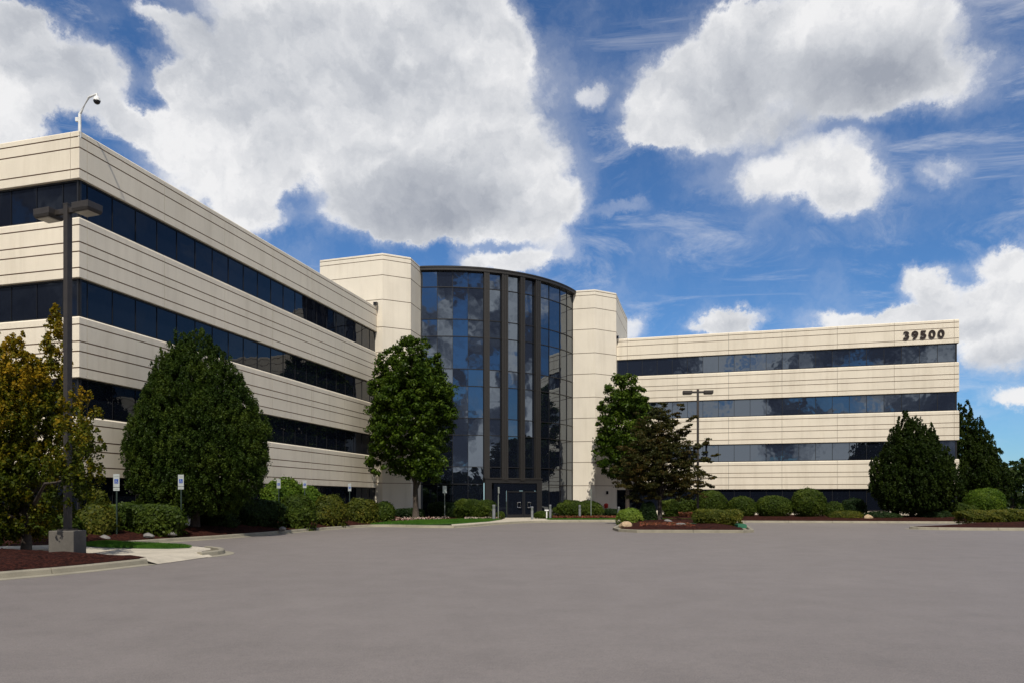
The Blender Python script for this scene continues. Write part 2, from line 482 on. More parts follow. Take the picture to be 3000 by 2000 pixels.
cols = [[A0, ang[1281], ang[1326.5], ang[1371], ang[1416]], [ang[1432], ang[1467]], [ang[1485], ang[1520]], [ang[1533], ang[1564]],
        [ang[1578], ang[1608], ang[1640], ang[1660], A1]]
rnd = random.Random(21)
for bay in cols:
    for a, b in zip(bay[:-1], bay[1:]):
        pa, pb = AP(a), AP(b); g = MB(); fr = MB(); d = (pb - pa).normalized(); nn = Vector((d.y, -d.x))
        colt = rnd.uniform(-.006, .006)
        for z0, z1 in zip(rows[:-1], rows[1:]):
            t1 = colt + rnd.uniform(-.004, .004); t2 = rnd.uniform(-.008, .008)
            q = [(pa - nn * t1 - nn * t2, z0), (pb + nn * t1 - nn * t2, z0), (pb + nn * t1 + nn * t2, z1), (pa - nn * t1 + nn * t2, z1)]
            g.face([(p.x, p.y, z) for p, z in q])
        for z in rows[1:]:
            fr.bar(pa, pb, .13, z - .03, z + .03)
        fr.bar(pa, pb, .16, rows[0] - .3, rows[0] + .02)
        for p, w in ((pa, .03), (pb, .03)):
            fr.box((p.x, p.y, rows[0]), w, .10, rows[-1] - rows[0], math.atan2(d.y, d.x))
        o = g.build('curtain_window', 'atrium_glass', bld, recalc=False)
        fr.build('mullion_frame', 'window_frame', o, recalc=False)
PIER_Z = EYE + 1.86
for a, b in ((ang[1416], ang[1432]), (ang[1467], ang[1485]), (ang[1520], ang[1533]), (ang[1564], ang[1578])):
    pa, pb = AP(a), AP(b); mb = MB(); d = (pb - pa); nn = Vector((d.y, -d.x)).normalized()
    for t0, t1, o in ((0, .3, .30), (.3, .36, .25), (.36, .64, .30), (.64, .7, .25), (.7, 1, .30)):
        q0 = pa + d * t0; q1 = pa + d * t1
        a4 = [q0 + nn * o, q1 + nn * o, q1 - nn * .1, q0 - nn * .1]
        mb.hexa([(p.x, p.y, PIER_Z - .2) for p in a4], [(p.x, p.y, EYE + 19.12) for p in a4])
    for z in (EYE + 17.74, EYE + 13.64, EYE + 9.54, EYE + 5.44):   # storey joints in the metal cladding
        a4 = [pa + nn * .306, pb + nn * .306, pb + nn * .2, pa + nn * .2]
        mb.hexa([(p.x, p.y, z - .02) for p in a4], [(p.x, p.y, z + .02) for p in a4], 1)
    mb.build('pier', ['bronze', 'lamp_bronze'], bld)
arc = [AP(A0 + (A1 - A0) * i / 48) for i in range(49)]
mb = MB(); pr = [(-.3, EYE + 19.08), (.34, EYE + 19.08), (.34, EYE + 19.30), (.38, EYE + 19.31), (.38, EYE + 19.40), (.20, EYE + 19.48), (-.3, EYE + 19.48)]
sweep(mb, arc, pr); mb.build('drum_fascia', 'bronze', bld, recalc=False)
rf = MB(); rf.face([(p.x, p.y, EYE + 19.42) for p in [AP(A0 + (A1 - A0) * i / 48, -.2) for i in range(49)]] + [(9.5, 80, EYE + 19.42), (-6.8, 68, EYE + 19.42)])
rf.build('roof', 'roof_gravel', bld, recalc=False)

# entrance portal -----------------------------------------------------------
qa, qb = AP(ang[1416]), AP(ang[1578]); pd = (qb - qa).normalized(); pn = Vector((pd.y, -pd.x)); PL = (qb - qa).length
def PP(s, o): v = qa + pd * s + pn * o; return v
def pbar(mb, s0, s1, o0, o1, z0, z1, mi=0):
    a4 = [PP(s0, o1), PP(s1, o1), PP(s1, o0), PP(s0, o0)]
    mb.hexa([(p.x, p.y, z0) for p in a4], [(p.x, p.y, z1) for p in a4], mi)
OUT = .5
mb = MB()
pbar(mb, -.05, PL + .05, -.1, OUT, PIER_Z - .42, PIER_Z - .08)
pbar(mb, -.08, PL + .08, -.1, OUT + .05, PIER_Z - .08, PIER_Z + .02, 1)
pbar(mb, -.05, .55, .3, OUT, 0, PIER_Z - .42); pbar(mb, PL - .45, PL + .05, .3, OUT, 0, PIER_Z - .42)
mb.build('entrance_portal', ['bronze_dark', 'bronze'], bld, recalc=False)
sg = MB(); pbar(sg, .75, PL * .36, .42, .46, .15, PIER_Z - .42); pbar(sg, PL * .36 + 3.4, PL - .55, .42, .46, .15, PIER_Z - .42)
pbar(sg, PL * .36, PL * .36 + 3.4, .42, .46, 2.45, PIER_Z - .42)
sg.build('side_light', 'dark_glass', bld, recalc=False)
ds = PL * .36
for i in range(2):
    s0 = ds + .06 + i * 1.67
    mb = MB()
    for a, b, z0, z1 in ((0, .1, .16, 2.42), (1.5, 1.6, .16, 2.42), (.1, 1.5, .16, .42), (.1, 1.5, 2.3, 2.42)):
        pbar(mb, s0 + a, s0 + b, .40, .48, z0, z1)
    d_ = mb.build('door', 'window_frame', bld, recalc=False)
    mb = MB(); pbar(mb, s0 + .1, s0 + 1.5, .43, .45, .42, 2.3); mb.build('door_glass', 'dark_glass', d_, recalc=False)
    hs = s0 + (1.28 if i == 0 else .3)
    mb = MB(); o = .56
    pts = [PP(hs, .47), PP(hs, o), PP(hs, o), PP(hs, .47)]; zz = [.98, .98, 1.5, 1.5]
    mb.tube([(p.x, p.y, z) for p, z in zip(pts, zz)], .025, 8)
    p = PP(hs + (-.3 if i == 0 else .3), .56); q = PP(hs, .56)
    mb.tube([(q.x, q.y, 1.02), (p.x, p.y, 1.02), (p.x, p.y, 1.46), (q.x, q.y, 1.46)], .022, 8)
    mb.build('door_handle', 'chrome', d_)

# house number --------------------------------------------------------------
ux = Vector((dr.x, dr.y, 0)); uz = Vector((0, 0, 1)); un = ux.cross(uz)
for chx, px in zip('39500', (2655, 2680.2, 2704.6, 2730.2, 2756.6)):
    cu = bpy.data.curves.new('number_digit', 'FONT'); cu.body = chx; cu.size = .93; cu.extrude = .04; cu.offset = .006
    cu.align_x = 'CENTER'
    to = bpy.data.objects.new('tmp', cu); COL.objects.link(to)
    bpy.context.view_layer.update()
    me = bpy.data.meshes.new_from_object(to.evaluated_get(bpy.context.evaluated_depsgraph_get())); me.name = 'number_digit'
    bpy.data.objects.remove(to)
    p = RL + dr * hit(RL, dr, px); zc = B0 + 3 * FLOOR + .82
    mt = Matrix(((ux.x * 1.12, 0, un.x, p.x), (ux.y * 1.12, 0, un.y, p.y), (0, 1, 0, zc - .325), (0, 0, 0, 1)))
    mt = Matrix(((ux.x * 1.12, 0, un.x, p.x + un.x * .05), (ux.y * 1.12, 0, un.y, p.y + un.y * .05), (0, 1, 0, zc - .325), (0, 0, 0, 1)))
    me.transform(mt)
    me.materials.clear()
    bm = bmesh.new()                     # heavy strokes: the digit laid over itself in five small steps
    for k, (sx_, sz_) in enumerate(((0, 0), (.03, 0), (-.03, 0), (0, .028), (0, -.028))):
        m2 = me.copy(); m2.transform(Matrix.Translation(ux * sx_ + uz * sz_ + un * .0025 * k)); bm.from_mesh(m2)
    bm.to_mesh(me); bm.free()
    link('number_digit', me, 'number_metal', bld)

# ------------------------------------------------------------------ ground
def sheet(name, pts, z, mat, kind='structure'):
    mb = MB(); mb.face([(x, y, z) for x, y in pts]); o = mb.build(name, mat, None, recalc=False)
    me = o.data
    if me.polygons[0].normal.z < 0: me.flip_normals()
    o['kind'] = kind
    return o
sheet('ground', [(-700, -500), (700, -500), (700, 900), (-700, 900)], -.004, 'far_ground')
sheet('parking_lot', [(-70, -45), (75, -45), (75, 57.2), (-40, 57.2)], 0, 'asphalt')

def seg_dist(P, A, B):
    ab = B - A; t = np.clip(((P - A) @ ab) / (ab @ ab), 0, 1)
    return np.linalg.norm(P - (A + t[:, None] * ab), axis=1)
def bed(name, poly, z0, mound, mat, edge=1.6, step=.45, jit=.03, kind='structure', seed=1, shrink=None):
    """ground patch with a rise: triangulated polygon, higher away from its edge"""
    P = np.array(poly, float); rg = np.random.default_rng(seed)
    lo, hi = P.min(0), P.max(0)
    xs = np.arange(lo[0], hi[0], step); ys = np.arange(lo[1], hi[1], step)
    Gp = np.stack(np.meshgrid(xs, ys), -1).reshape(-1, 2) + rg.uniform(-.12, .12, (len(xs) * len(ys), 2))
    D = np.min([seg_dist(Gp, P[i], P[(i + 1) % len(P)]) for i in range(len(P))], 0)
    inside = np.zeros(len(Gp), bool)
    for i in range(len(P)):
        a, b = P[i], P[(i + 1) % len(P)]
        c = ((a[1] > Gp[:, 1]) != (b[1] > Gp[:, 1]))
        with np.errstate(divide='ignore', invalid='ignore'):
            xi = (b[0] - a[0]) * (Gp[:, 1] - a[1]) / (b[1] - a[1]) + a[0]
        inside ^= c & (Gp[:, 0] < xi)
    Gp = Gp[inside & (D > .15)]
    allp = np.vstack([P, Gp]); n = len(P)
    vs, es, fs, *_ = delaunay_2d_cdt([Vector(p) for p in allp], [(i, (i + 1) % n) for i in range(n)], [list(range(n))], 1, 1e-4)
    A = np.array([(v.x, v.y) for v in vs])
    D = np.min([seg_dist(A, P[i], P[(i + 1) % n]) for i in range(n)], 0)
    t = np.clip(D / edge, 0, 1); h = z0 + mound * (t * t * (3 - 2 * t)) + (D > .05) * rg.uniform(-jit, jit, len(A))
    me = bpy.data.meshes.new(name); me.from_pydata([(a[0], a[1], z) for a, z in zip(A, h)], [], [f for f in fs])
    if me.polygons and me.polygons[0].normal.z < 0: me.flip_normals()
    for p in me.polygons: p.use_smooth = True
    o = link(name, me, mat); o['kind'] = kind
    return o
def smooth_path(pts, n=4):
    pts = [V2(p) for p in pts]; out = []
    for i in range(len(pts) - 1):
        p0 = pts[max(i - 1, 0)]; p1 = pts[i]; p2 = pts[i + 1]; p3 = pts[min(i + 2, len(pts) - 1)]
        for k in range(n):
            t = k / n
            out.append(.5 * ((2 * p1) + (-p0 + p2) * t + (2 * p0 - 5 * p1 + 4 * p2 - p3) * t * t + (-p0 + 3 * p1 - 3 * p2 + p3) * t ** 3))
    return out + [pts[-1]]
def kerb(path, seg=3.0, gutter=.28):
    """concrete kerb cast in lengths, with a gutter pan; the lot lies right of travel"""
    L = sum((V2(path[i + 1]) - V2(path[i])).length for i in range(len(path) - 1))
    n = max(1, round(L / seg)); pieces, _ = cut_path(path, [L * k / n for k in range(1, n)], .02)
    mb = MB()
    pr = [(-.16, -.05), (-.16, .135), (-.13, .15), (-.03, .15), (0, .12), (.025, .02), (gutter, .008), (gutter, -.05)]
    for pc in pieces: sweep(mb, pc, pr)
    o = mb.build('kerb', 'kerb_concrete', None, recalc=True); o['kind'] = 'structure'
    return o

K1 = smooth_path([(-14.3, 26.7), (-13.4, 29.5), (-12.5, 31.8), (-11.65, 35), (-10.8, 39), (-10.1, 42), (-9.0, 45.2), (-7.5, 45.8), (-5.3, 44.6), (-3.4, 44.2)], 4)
K1b = smooth_path([(-3.4, 44.2), (-2.4, 46.5), (-1.2, 50.0), (1.35, 54.2), (4.5, 55.6), (7.8, 56.0), (15, 54.9), (22, 53.8), (29, 53.0)], 5)
KR = smooth_path([(29, 53.0), (31.0, 52.4), (31.2, 50), (28.5, 46.6), (23.5, 43.4), (22.6, 42.2), (24, 41.0), (28, 40.4), (40, 39.5), (62, 38)], 4)
kerb(K1); kerb(K1b); kerb(KR)
isl = [(5.7, 41.2), (5.7, 39.0), (6.4, 37.9), (11.5, 37.6), (12.2, 38.3), (15.7, 51.5), (14.6, 53.0), (9.0, 53.3), (8.0, 52.4), (5.7, 41.2)]
kerb(list(reversed([V2(p) for p in isl])), 3.2)
# which side the lot lies on differs for a closed island: travel clockwise
front = smooth_path([(-16.5, 7.5), (-13.2, 11.0), (-10.67, 15.6), (-9.9, 17.2), (-9.35, 19.2)], 5)
kerb(list(reversed(front)) if False else front, 2.6)
kerb(smooth_path([(-8.95, 21.6), (-8.75, 22.6), (-9.1, 23.6), (-9.9, 24.5)], 4), 2.6)

# walk of the left peninsula, with its ramp down to the lot
pen = [(-26, 8), (-16.6, 7.7)] + [(p.x - .1, p.y) for p in front] + [(-9.25, 19.9), (-9.1, 20.8), (-9.05, 21.6)] + [(-8.85, 22.6), (-9.2, 23.5), (-10.0, 24.4), (-14.5, 26.9), (-40, 27)]
pz = []
mb = MB()
walk = MB()
o = sheet('walk', [(-40, 19.0), (-9.6, 19.4), (-9.45, 20.0), (-9.3, 21.4), (-9.1, 22.6), (-9.4, 23.35), (-10.15, 24.2), (-14.6, 26.6), (-40, 27)], .148, 'walk_concrete')
mb = MB()
ra = [(-9.6, 19.25), (-9.45, 20.0), (-9.3, 21.4), (-9.12, 22.0)]; rb = [(-9.08, 19.2), (-8.95, 20.0), (-8.8, 21.2), (-8.72, 21.8)]
for i in range(3):
    mb.face([(*ra[i], .150), (*rb[i], .012), (*rb[i + 1], .012), (*ra[i + 1], .150)])
o = mb.build('walk_ramp', 'walk_concrete', None); o['kind'] = 'structure'
mb = MB()      # tooled joints in the walk
for x in (-18.5, -16.2, -13.9, -11.7):
    mb.bar((x, 20.4), (x - .5, 24.2), .02, .1485, .1525)
o = mb.build('walk_joint', 'joint', None); o['kind'] = 'structure'
# mulch bed in front of the walk, with the near tree and the lamp pedestal
bed('mulch_bed', [(-30, 12), (-16.3, 8.2)] + [(p.x - .22, p.y) for p in front[3:]] + [(-9.62, 19.7), (-10.2, 20.25), (-11.4, 20.7), (-13.0, 21.5), (-14.0, 22.5), (-15.2, 21.8), (-30, 19.5)], .149, .16, 'mulch', 1.5, seed=4)
# long bed between kerb and left wing
k1 = [(p.x - .15, p.y) for p in K1]
facade = [(LF.x + .3, LF.y + .4), (LC.x - .05, LC.y + .2)]
bed('mulch_bed', [(-45, 24.2), (-16.6, 24.2), (-14.9, 25.2), (-14.5, 26.8)] + k1[:25] + [(-8.9, 45.55), (-8.1, 47.5), (-7.0, 60.5), (-9.9, 59.6), (-17.7, 31.2), (-36, 36.3)], .135, .34, 'mulch', 1.9, seed=5)
# lawn on the peninsula and by the entrance
lawn1 = [(-14.4, 24.5), (-12.4, 23.3), (-10.6, 23.0), (-10.0, 23.4), (-10.5, 24.1), (-14.4, 26.5)]
lawn2 = [(-8.7, 45.75), (-7.4, 46.2), (-5.2, 45.4), (-3.6, 46.6), (-1.6, 52.2), (-.8, 57.4), (-3.6, 57.2), (-6.6, 55.0), (-8.2, 50.5)]
bed('lawn', lawn1, .155, .03, 'lawn_soil', .5, .3, .01, seed=6)
bed('lawn', lawn2, .155, .03, 'lawn_soil', .5, .4, .01, seed=7)
lawn3 = [(2.9, 56.7), (8, 57.1), (14, 56.3), (14, 58.3), (2.6, 58.4)]
bed('lawn', lawn3, .155, .03, 'lawn_soil', .5, .4, .01, seed=8)
# forecourt walk
kk = [(p.x - .0, p.y + .14) for p in K1b[:24]]
sheet('walk', [(-3.55, 44.4)] + kk + [(9, 56.1), (9.5, 68), (-9, 68), (-5, 58)], .146, 'walk_concrete')
ap = [(-9.0, 45.5), (-7.5, 46.0), (-5.3, 44.85), (-3.4, 44.5), (-3.0, 45.7), (-5.2, 46), (-7.6, 47)]
# planting beds at the foot of the drum and the right wing
bed('mulch_bed', [(-7.6, 52.5), (-3.7, 57.3), (-.8, 57.5), (-.6, 61.5), (-2.0, 62.8), (-7.4, 62.5), (-9.5, 59.3)], .15, .12, 'mulch', 1, seed=9)
bed('mulch_bed', [(2.6, 58.3), (10.5, 58.4), (13, 69.8), (6, 69.3), (3.2, 65.2)], .15, .12, 'mulch', 1, seed=10)
k1b = [(p.x, p.y + .17) for p in K1b if p.x > 9.5]
kr = [(p.x + .12, p.y + .12) for p in KR]
bed('mulch_bed', [(10.0, 55.95)] + k1b + [(p[0] + .1, p[1] + .05) for p in kr[2:8]] + [(p[0] + .12, p[1] + .12) for p in kr[8:]] + [(66, 60), (48, 64), (37.8, 63.4), (12.0, 70.6)], .14, .25, 'mulch', 3, .8, seed=11)
bed('mulch_bed', [(5.95, 41.0), (5.95, 39.3), (6.6, 38.2), (11.3, 37.9), (11.9, 38.5), (15.35, 51.3), (14.4, 52.7), (9.1, 53.0), (8.25, 52.2)], .14, .18, 'mulch', 1.2, seed=12)

# ------------------------------------------------------------------ foliage
def leaf_mesh(name, C_, Nn, size, rg, flat=.5, aspect=1.5):
    """one quad per leaf, turned around its own normal"""
    n = len(C_)
    Nn = Nn + rg.normal(0, flat, (n, 3)); Nn /= np.linalg.norm(Nn, axis=1)[:, None] + 1e-9
    T = rg.normal(0, 1, (n, 3)); T -= (T * Nn).sum(1)[:, None] * Nn; T /= np.linalg.norm(T, axis=1)[:, None] + 1e-9
    B = np.cross(Nn, T); sz = size * rg.uniform(.6, 1.3, n)[:, None] / 2
    a = T * sz * aspect; b = B * sz
    V = np.stack([C_ - a, C_ - b + Nn * sz * .25, C_ + a, C_ + b + Nn * sz * .25], 1).reshape(-1, 3)
    me = bpy.data.meshes.new(name)
    me.vertices.add(4 * n); me.vertices.foreach_set('co', V.astype(np.float32).ravel())
    me.loops.add(4 * n); me.loops.foreach_set('vertex_index', np.arange(4 * n, dtype=np.int32))
    me.polygons.add(n); me.polygons.foreach_set('loop_start', np.arange(0, 4 * n, 4, dtype=np.int32))
    me.polygons.foreach_set('loop_total', np.full(n, 4, np.int32))
    me.update(calc_edges=True)
    return me
def unit(rg, n):
    v = rg.normal(0, 1, (n, 3)); return v / np.linalg.norm(v, axis=1)[:, None]
def prof(t, pts):
    return np.interp(t, [p[0] for p in pts], [p[1] for p in pts])
PYR = [(0, .35), (.06, .72), (.2, .98), (.32, 1), (.5, .84), (.7, .58), (.85, .36), (.95, .17), (1, .02)]
OVAL = [(0, .3), (.08, .62), (.25, .95), (.42, 1), (.62, .92), (.8, .68), (.92, .40), (1, .08)]
SPIN = [(0, .35), (.15, .8), (.35, 1), (.6, .85), (.85, .45), (1, .05)]
FAT = [(0, .35), (.08, .75), (.25, .97), (.45, 1), (.7, .9), (.88, .62), (1, .12)]

def clumps(lobes, rc, dens, rg, bias=.5, rough=.22):
    """clump centres spread through upright lobes (x, y, z0, z1, rx, ry, profile), denser towards the outside"""
    out = []; rad = []
    for (x, y, z0, z1, rx, ry, pf) in lobes:
        vol = (z1 - z0) * rx * ry
        n = max(6, int(dens * vol / rc ** 2.2))
        t = rg.uniform(0, 1, n * 4); w = prof(t, pf); t = t[rg.uniform(0, 1, n * 4) < w ** 1.5 + .03][:n]
        n = len(t); th = rg.uniform(0, 2 * np.pi, n); u = rg.uniform(0, 1, n) ** bias
        ph = rg.uniform(0, 6.28, 4)
        wob = 1 + rough * (np.sin(th * 3 + t * 7 + ph[0]) * .4 + np.sin(th * 5 - t * 15 + ph[1]) * .35 + np.sin(th * 2 + t * 23 + ph[2]) * .35)
        rr = prof(t, pf) * u * wob
        out.append(np.stack([x + np.cos(th) * rr * rx, y + np.sin(th) * rr * ry, z0 + t * (z1 - z0)], 1))
        rad.append(rc * rg.uniform(.55, 1.25, n) * (.45 + .55 * np.sqrt(np.maximum(prof(t, pf), .05))))
    return np.vstack(out), np.concatenate(rad)
def clump_leaves(Cc, Rc, per, rg, up=.3, squash=(1, 1, .8)):
    k = len(Cc); idx = np.repeat(np.arange(k), per)
    d = unit(rg, k * per); d[:, 2] += up; d /= np.linalg.norm(d, axis=1)[:, None]
    r = Rc[idx][:, None] * rg.uniform(.35, 1.08, (k * per, 1))
    if squash[2] > 1: r = r * np.concatenate([np.repeat(1 - .6 * np.clip(d[:, 2:3], 0, 1), 2, 1), np.ones((k * per, 1))], 1)   # shoots narrow to a tip
    return Cc[idx] + d * r * np.array(squash), d
def trunk(parent, base, h, r, limbs, mat='bark', lean=(0, 0), seed=0):
    rg = random.Random(seed); mb = MB(); bx, by, bz = base
    pts = []; rad = []
    for i in range(9):
        t = i / 8
        pts.append((bx + lean[0] * t + rg.uniform(-.03, .03), by + lean[1] * t + rg.uniform(-.03, .03), bz - .15 + h * t)); rad.append(r * (1.25 if i == 0 else 1 - .8 * t))
    mb.tube(pts, rad, 10)
    for (tx, ty, tz) in limbs:
        t = min(.85, max(.18, (tz - bz) / h * .55)); i = t * 8; a = Vector(pts[int(i)]).lerp(Vector(pts[min(8, int(i) + 1)]), i - int(i))
        e = Vector((tx, ty, tz)); m = a.lerp(e, .5) + Vector((0, 0, .12 * (e - a).length))
        rr = r * (1 - .75 * t) * .6
        mb.tube([a, a.lerp(m, .6), m, m.lerp(e, .5), e], [rr, rr * .8, rr * .6, rr * .4, rr * .15], 6)
    return mb.build('trunk', mat, parent, recalc=False, smooth=True)

def tree(name, base, lobes, rc, dens, per, leaf, size, label, cat, th, tr, group=None, seed=0, bias=.5, rough=.22, up=.3,
         flat=.5, squash=(1, 1, .8), bark='bark', nl=14, lean=(0, 0), extra=None, fill=0):
    rg = np.random.default_rng(seed)
    root = empty(name, (base[0], base[1], base[2]), label, cat, group)
    Cc, Rc = clumps(lobes, rc, dens, rg, bias, rough)
    if extra is not None: Cc = np.vstack([Cc, extra]); Rc = np.concatenate([Rc, np.full(len(extra), rc * .55)])
    P, D = clump_leaves(Cc, Rc, per, rg, up, squash)
    me = leaf_mesh('crown', P, D, size, rg, flat)
    link('crown', me, leaf, root)
    li = rg.choice(len(Cc), min(nl, len(Cc)), replace=False)
    trunk(root, base, th, tr, [tuple(Cc[i]) for i in li], bark, lean, seed)
    print(name, len(P))
    return root

def L_(px0, px1, ytop, ybot, y, dy=0, pf=PYR, ry=None):
    """lobe from photo extents at distance y"""
    cx = (px0 + px1) / 2; rx = (px1 - px0) / 2 / F * y
    return (gx(cx, y), y + dy, gz(ybot, y), gz(ytop, y), rx, ry if ry else rx, pf)

# near left autumn tree
y = 21.9
lb = [L_(-170, 225, 1010, 1585, y, 0, FAT), L_(108, 210, 888, 1350, y, 0, SPIN), L_(120, 198, 888, 1120, y, 0, FAT), L_(122, 196, 892, 1060, y, .05, FAT), L_(15, 95, 975, 1150, y, -.2, FAT),
      L_(215, 328, 1222, 1470, y, -.3, SPIN), L_(140, 262, 1130, 1420, y - 2.75, 0, SPIN), L_(120, 245, 1290, 1500, y - 2.7, 0, SPIN),
      L_(20, 160, 985, 1400, y, -.4, SPIN), L_(-130, 40, 940, 1450, y, .3, SPIN), L_(180, 278, 1105, 1380, y, .2, SPIN), L_(-60, 120, 1250, 1600, y, -.9, SPIN)]
tree('autumn_tree', (gx(76, y), y, .15), lb, .20, 1.45, 60, 'leaf_autumn', .060,
     'green tree turning orange and gold in the mulch bed left of the near lamp post', 'tree', 4.6, .14, seed=11, bias=.55, rough=.3, up=.5, flat=.7, squash=(.8, .8, 1.15))
# big pyramidal hornbeam
y = 33.3
lb = [L_(378, 784, 968, 1505, y, 0, [(0, .55), (.1, .78), (.19, .90), (.3, 1), (.44, .99), (.58, .86), (.685, .70), (.84, .48), (.935, .22), (1, .05)], 2.35),
      L_(376, 520, 1130, 1480, y, -.5, SPIN, 1.1), L_(650, 792, 1130, 1470, y, -.4, SPIN, 1.1), L_(440, 560, 1030, 1400, y, -.9, SPIN, 1.0), L_(590, 700, 1060, 1400, y, -1, SPIN, 1.0), L_(500, 578, 968, 1120, y, -.1, FAT, .6), L_(480, 620, 1010, 1250, y, -.4, FAT, 1.0), L_(500, 650, 1230, 1500, y, -1.6, SPIN, .8)]
tree('pyramidal_tree', (gx(572, y), y, .3), lb, .17, 1.6, 66, 'leaf_hornbeam', .05,
     'large dense dark green pyramidal tree covering the middle of the left wing', 'tree', 7, .2, seed=12, bias=.33, rough=.07, up=.55, flat=.7, squash=(.9, .9, 1.6))
# maple before the left pylon
y = 56.0
lb = [L_(1085, 1325, 985, 1400, y, 0, [(0, .3), (.1, .62), (.3, .92), (.45, 1), (.62, .95), (.78, .72), (.9, .5), (1, .2)]), L_(1150, 1245, 968, 1180, y, 0, SPIN), L_(1240, 1333, 1040, 1260, y, -.5, SPIN), L_(1066, 1170, 1150, 1390, y, -.6, SPIN),
      L_(1200, 1310, 1240, 1412, y, -1, SPIN), L_(1100, 1190, 1010, 1200, y, -.8, SPIN)]
tree('maple_tree', (gx(1218, y), y, .25), lb, .46, 1.15, 75, 'leaf_maple', .14,
     'tall bright green leafy tree with bare trunk in front of the left stone pylon', 'tree', 8, .24, seed=13, bias=.45, rough=.22, up=.35, flat=.45)
# green tree at the right pylon
y = 66.6
lb = [L_(1748, 1905, 1090, 1405, y, 0, FAT), L_(1800, 1872, 1085, 1230, y, -.2, FAT), L_(1742, 1830, 1190, 1400, y, -.8, SPIN), L_(1840, 1914, 1130, 1300, y, -.5, SPIN)]
tree('maple_tree', (gx(1838, y), y, .25), lb, .50, 1.0, 75, 'leaf_maple', .16,
     'rounded green tree throwing its shadow on the right stone pylon', 'tree', 7, .22, seed=14, bias=.45, up=.35, flat=.45)
# dark reddish spreading tree in the island
y = 50.5; rg = np.random.default_rng(5)
ex = []
for (x1, y1, n) in ((2082, 1290, 26), (2030, 1220, 20), (2068, 1385, 20), (2090, 1400, 12), (1990, 1185, 18), (2075, 1345, 14), (2078, 1425, 20), (1950, 1170, 12), (2012, 1262, 16), (1800, 1380, 16), (1812, 1310, 14), (2060, 1445, 12), (1985, 1455, 10), (2095, 1330, 10), (1870, 1210, 12)):
    a = np.array([gx(1932, y), y, gz(1430 + (y1 - 1430) * .25, y)]); b = np.array([gx(x1, y), y + rg.uniform(-1.2, .6), gz(y1, y)])
    t = np.linspace(.3, 1, n)[:, None]; q = a + (b - a) * t; q[:, 2] += .35 * np.sin(t[:, 0] * 3.14); ex.append(q + rg.normal(0, .13, (n, 3)))
lb = [L_(1815, 2030, 1190, 1462, y, 0, SPIN), L_(1880, 1985, 1178, 1350, y, 0, SPIN), L_(1800, 1950, 1300, 1470, y, .3, SPIN), L_(1930, 2062, 1330, 1465, y, -.4, SPIN)]
rt = tree('copper_tree', (gx(1932, y), y, .25), lb, .32, 1.0, 55, 'leaf_red', .09,
     'dark reddish brown tree with spreading ragged branches in the kerbed island', 'tree', 6.2, .15, seed=15, bias=.6, up=.1, flat=.6, squash=(1.25, 1.25, .45), bark='bark_dark', extra=np.vstack(ex), nl=30)
# dark columnar group at the right end of the right wing
y = 57
P6 = [(0, .5), (.1, .78), (.25, .97), (.4, 1), (.6, .8), (.8, .5), (.93, .28), (1, .06)]
lb = [L_(2556, 2798, 1225, 1505, y, .2, P6), L_(2607, 2690, 1205, 1400, y, 0, P6), L_(2632, 2674, 1195, 1290, y, 0, FAT), L_(2668, 2718, 1225, 1380, y, .2, P6), L_(2680, 2712, 1208, 1290, y, .2, FAT), L_(2585, 2640, 1226, 1430, y, -.5, P6), L_(2695, 2750, 1235, 1430, y, -.4, P6),
      L_(2555, 2650, 1300, 1490, y, -.9, P6), L_(2700, 2798, 1310, 1490, y, -.9, P6), L_(2630, 2720, 1270, 1495, y, -1.5, P6)]
tree('arborvitae_tree', (gx(2672, y), y, .3), lb, .22, 1.3, 50, 'leaf_conifer', .085,
     'dark dense evergreen with several pointed tops standing before the right end of the right wing', 'tree', 5, .2, seed=16, bias=.35, rough=.1, up=.6, flat=.6, squash=(.7, .7, 1.3), bark='bark_dark')
y = 70
lb = [L_(2700, 2945, 1250, 1505, y, 0, P6), L_(2785, 2860, 1180, 1400, y, 0, FAT), L_(2800, 2846, 1164, 1260, y, 0, FAT), L_(2836, 2892, 1208, 1420, y, 0, FAT), L_(2865, 2922, 1250, 1450, y, 0, FAT), L_(2880, 2950, 1310, 1480, y, -.5, P6), L_(2800, 2900, 1240, 1500, y, -1.2, P6)]
tree('arborvitae_tree', (gx(2830, y), y, .3), lb, .26, 1.3, 50, 'leaf_conifer', .095,
     'dark evergreen with stepped pointed tops standing just behind the right corner of the building', 'tree', 6, .25, seed=17, bias=.35, rough=.1, up=.6, flat=.6, squash=(.7, .7, 1.3), bark='bark_dark')
far = [(2965, 88, 1345, 62, 'low dark tree at the right edge of the photo, next to the evergreen'), (3040, 96, 1335, 70, 'dark tree standing at the outermost right edge of the picture'),
       (2925, 108, 1368, 60, 'small far tree showing its top between the evergreen and the edge tree')]
for i, (px, y, yt, hw, lab) in enumerate(far):
    lb = [L_(px - hw, px + hw, yt, 1500, y, 0, FAT), L_(px - hw * .7, px, yt + 14, 1480, y, -1, SPIN), L_(px, px + hw * .8, yt + 10, 1480, y, -1, SPIN)]
    tree('far_tree', (gx(px, y), y, 0), lb, .8, .45, 45, 'leaf_conifer', .32, lab, 'tree', 5, .25, 'trees beyond the right end of the building', seed=30 + i, bias=.4, bark='bark_dark', nl=8)

